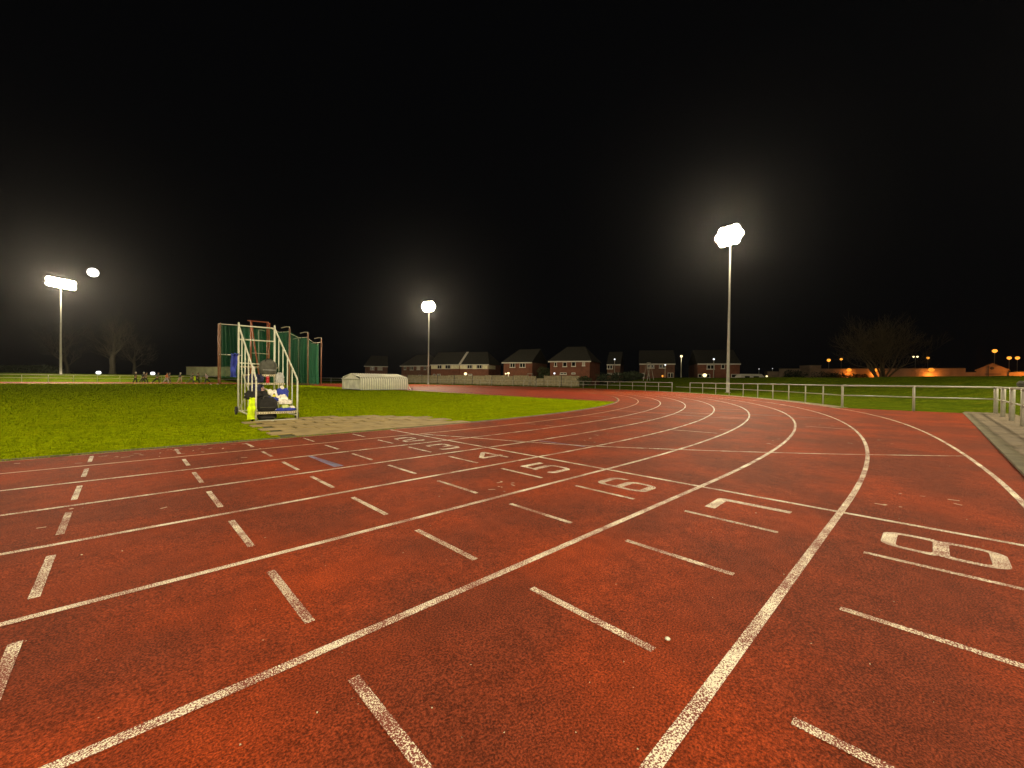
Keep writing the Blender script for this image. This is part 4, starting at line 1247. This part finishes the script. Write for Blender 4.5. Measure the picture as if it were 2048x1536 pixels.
bottle('yellow bottle standing on the second step beside the towel', (X0 + .53, ys(2) - .01, zs(2)), .045, .24, m_yel, m_dark)
bottle('red bottle with white lid on the fourth step', (X0 + .56, ys(4) + .06, zs(4)), .05, .25, m_red, m_wplastic)
bottle('pink bottle on the third step', (X0 + .34, ys(3) + .06, zs(3)), .045, .17, m_pink, m_wplastic)
bottle('white bottle with a round logo on the top step', (X0 + .33, ys(6) - .02, zs(5) + .02), .045, .26, m_wplastic, m_wplastic)
bottle('black bottle at the left end of the fifth step', (X0 + .06, ys(5) + .06, zs(5)), .042, .24, m_black, m_dark)
bag('dark grey rucksack, largest thing on the fifth step', (X0 + .68, ys(5) + .14, zs(5)), (.50, .30, .46), m_grey, 12, name='rucksack')
lump('navy_bag', 'navy kit bag on the left of the fourth step', 'bag', (X0 + .24, ys(4) + .10, zs(4)), (.44, .3, .26), m_navy, 13, .28)
lump('folded_shirt', 'navy and white top folded on the third step', 'top', (X0 + .20, ys(3) + .14, zs(3)), (.34, .26, .22), m_navy, 14, .3)
lump('grey_top', 'pale grey top hanging over the right of the fourth step', 'top', (X0 + .90, ys(4) + .10, zs(4) - .06), (.22, .2, .36), m_ltgrey, 15, .35, 4)
lump('trainer_shoe', 'white trainer hung by its lace on the third step', 'shoe', (X0 + .83, ys(3) - .02, zs(3)), (.11, .10, .18), m_wht, 16, .3)
drape('hi_vis_vest', 'fluorescent yellow vest hanging from the left front post', 'vest', [(Y0 + .12, .66), (Y0 + .05, .62), (Y0 - .02, .5), (Y0 - .05, .3), (Y0 - .03, .08)], X0 - .20, X0 - .01, m_hiv, 17, .035, .02, taper=lambda t: (.45 - .5 * min(1, t * 1.4), .95 - .12 * t))
drape('hanging_jacket', 'blue jacket hanging at the back left of the stand', 'jacket', [(Y1 - .1, 1.95), (Y1 - .02, 1.9), (Y1 + .04, 1.6), (Y1 + .02, 1.22)], X0 - .22, X0 + .0, m_blue, 18, .05, .03, taper=lambda t: (.15 - .15 * t, .85 + .15 * math.sin(t * 6)))
lump('sock_bag', 'yellow carrier bag tucked between the front poles', 'bag', (X0 + .07, ys(2) + .02, zs(2) - .02), (.05, .05, .22), m_yel, 19, .2)

TR = Matrix.Translation((X0, Y0, 0)) @ Matrix.Rotation(-.031, 4, 'Z') @ Matrix.Translation((-X0, -Y0, 0))
for o in list(bpy.data.objects):
    if o.name not in STAND0 and o.parent is None:
        o.matrix_basis = TR @ (Matrix.LocRotScale(o.location, o.rotation_euler, o.scale))
# helmet-like bag on the corner post at the right edge
P = at(2044, 771, 15.2)
t = thing('hanging_bag', 'dark grey bag with a white patch resting on the corner rail', 'bag', (P.x, P.y, H(P.x, P.y) + RAIL_H + .03), 0)
for n_, s_, m_, off in (('body', (.36, .24, .22), m_grey, (0, 0, 0)),):
    o = lump('body', None, None, off, s_, m_, 20, .2); o.parent = t
    for k in ('label', 'category'):
        if k in o: del o[k]
MB().box(-.10, .08, -.135, -.11, .07, .16).build('patch', m_wplastic, t)

# ------------------------------------------------------------------ runners on the back straight
m_skin = M_plain('skin', (.42, .24, .16), .6, .1)
def skin_obj(name, V, E, Rr, m, parent, root=0):
    me = bpy.data.meshes.new(name); me.from_pydata(V, E, []); me.update()
    me.materials.append(m)
    o = bpy.data.objects.new(name, me); COL.objects.link(o); o.parent = parent
    sk = o.modifiers.new('skin', 'SKIN'); 
    for i, r in enumerate(Rr):
        me.skin_vertices[0].data[i].radius = (r, r)
        me.skin_vertices[0].data[i].use_root = (i == root)
    sk.use_smooth_shade = True
    sb = o.modifiers.new('sub', 'SUBSURF'); sb.levels = 1; sb.render_levels = 1
    return o
def person(label, u, d, heading, pose, top, legs, hair, z=None, sc=1.0):
    P = at(u, hor(u), d)
    t = thing('person', label, 'person', (P.x, P.y, H(P.x, P.y)), heading, 'runners on the back straight')
    t.scale = (sc,) * 3
    st_, lean, arm = pose; st_ *= .75    # stride, lean, arm swing
    hip = Vector((0, 0, .93)); chest = Vector((lean * .8, 0, 1.32)); neck = Vector((lean, 0, 1.47)); head = Vector((lean * 1.15, 0, 1.60)); crown_ = Vector((lean * 1.18, 0, 1.70))
    V = [hip, (hip + chest) / 2, chest, neck, head, crown_]; E = [(0, 1), (1, 2), (2, 3), (3, 4), (4, 5)]; Rr = [.13, .125, .15, .06, .095, .07]
    sh = {}
    for s in (-1, 1):
        sw = arm * s
        a = chest + Vector((0, .19 * s, .08)); el = a + Vector((-.10 - .18 * sw, .05 * s, -.26)); ha_ = el + Vector((.24, -.03 * s, .06 + .12 * sw)); hb = ha_ + Vector((.08, 0, .02))
        i = len(V); V += [a, el, ha_, hb]; E += [(2, i), (i, i + 1), (i + 1, i + 2), (i + 2, i + 3)]; Rr += [.06, .045, .033, .038]
        th = st_ * s
        k = hip + Vector((.42 * math.sin(th), .10 * s, -.44 * math.cos(th))); 
        bend = max(0, -th) * 1.0 + .15
        an = k + Vector((-.42 * math.sin(bend - th * .2), 0, -.42 * math.cos(bend)))
        if th > 0: an = k + Vector((.05 * th, 0, -.43))
        an.z = max(an.z, .07)
        toe = an + Vector((.16, 0, -.04))
        j = len(V); V += [hip + Vector((0, .09 * s, -.03)), k, an, toe]; E += [(0, j), (j, j + 1), (j + 1, j + 2), (j + 2, j + 3)]; Rr += [.10, .065, .042, .038]
        sh[s] = (a, el, hip + Vector((0, .09 * s, -.03)), k, k.lerp(an, .85))
    skin_obj('body', V, E, Rr, m_skin, t)
    # top with sleeves
    V2 = [hip + Vector((0, 0, -.06)), (hip + chest) / 2, chest, chest + Vector((lean * .1, 0, .1))]; E2 = [(0, 1), (1, 2), (2, 3)]; R2 = [.165, .165, .185, .09]
    for s in (-1, 1):
        i = len(V2); V2 += [sh[s][0], sh[s][1]]; E2 += [(2, i), (i, i + 1)]; R2 += [.075, .06]
    skin_obj('top', V2, E2, R2, top, t)
    V3 = [hip + Vector((0, 0, .10)), hip]; E3 = [(0, 1)]; R3 = [.16, .16]
    for s in (-1, 1):
        i = len(V3); V3 += [sh[s][2], sh[s][3], sh[s][4]]; E3 += [(1, i), (i, i + 1), (i + 1, i + 2)]; R3 += [.13, .09, .065]
    skin_obj('trousers', V3, E3, R3, legs, t)
    b = MB(); b.lathe([(.02, .13), (.07, .115), (.105, .06), (.108, 0), (.09, -.04)], 12, (head.x - .012, 0, head.z + .02)); b.build('hair', hair, t, True)
    return t
m_or, m_lil, m_drk, m_brn = M_plain('orange_top', (.65, .13, .03), .8, .1), M_plain('lilac_top', (.46, .36, .46), .8, .1), M_plain('dark_kit', (.02, .022, .022), .8, .2), M_plain('brown_grey_kit', (.14, .11, .10), .8, .2)
m_olive = M_plain('olive_kit', (.10, .11, .08), .8, .2); m_hairb = M_plain('brown_hair', (.06, .04, .03), .8, .2); m_whair = M_plain('white_hat', (.7, .68, .6), .8, .1)
WR = math.radians
person('walker in black with a white hat, leftmost of the group', 271, 60, WR(-8), (.35, .04, .3), m_drk, m_drk, m_whair)
person('runner in black just right of the walker in a white hat', 286, 59, WR(5), (.7, .10, .8), m_drk, m_drk, m_whair)
person('runner in a brownish grey top, third from the left', 291, 60, WR(0), (-.7, .12, -.8), m_brn, m_drk, m_hairb)
person('crouching dark runner directly below the white lamp', 314, 59.5, WR(0), (.8, .16, .8), m_olive, m_drk, m_hairb)
person('runner in a bright orange top', 333, 60, WR(0), (-.6, .08, -.7), m_or, m_lil, m_hairb)
person('runner in dark brown close behind the orange top', 337.5, 61, WR(0), (.7, .1, .7), m_brn, m_brn, m_hairb)
person('runner in black with bare legs in the middle of the group', 360, 60, WR(0), (.55, .06, .8), m_drk, m_skin, m_whair)
person('runner in a grey-green top before the left end of the wall', 383, 60, WR(0), (.8, .14, .8), m_olive, m_brn, m_hairb)
person('runner in black with a yellow bib hanging behind', 394, 59.5, WR(0), (-.8, .12, -.8), m_drk, m_drk, m_hairb)
person('runner in a lilac top nearest the throwing cage', 414, 60, WR(180), (.7, .12, .9), m_lil, m_drk, m_hairb)
P = at(389.5, 757, 59.3)
lump('yellow_bib', 'yellow-green bib held by the runner in black', 'bib', (P.x, P.y, P.z - .3), (.22, .14, .6), m_hiv, 22)
for i, (u, v, d, l) in enumerate(((421.5, 766.5, 59, 'white marker dome beside the lilac runner'), (436, 761, 62, 'small white marker hanging by the cage post'))):
    P = at(u, v, d); b = MB(); b.lathe([(.16, 0), (.15, .03), (.06, .12), (.02, .13)], 12); o = b.build('marker_dome', m_wplastic, None, True)
    P = at(u, hor(u), d); o.location = (P.x, P.y, H(P.x, P.y) + (.003 if i == 0 else .003)); tag(o, l, 'marker')

# ------------------------------------------------------------------ added haze imitating lens glow round the floodlights
if HAZE > 0:
    b = MB(); b.box(-160, 230, -60, 260, -1.2, 24)
    m, nt, p = new_mat('glare_haze')
    nt.nodes.remove(p)
    pv = nt.nodes.new('ShaderNodeVolumePrincipled')
    pv.inputs['Density'].default_value = HAZE
    pv.inputs['Color'].default_value = (.9, .92, 1, 1)
    pv.inputs['Anisotropy'].default_value = .88
    nt.links.new(pv.outputs[0], nt.nodes['Material Output'].inputs['Volume'])
    tag(b.build('haze', m), 'added thin haze imitating lens glow round the floodlights', 'haze', kind='stuff')
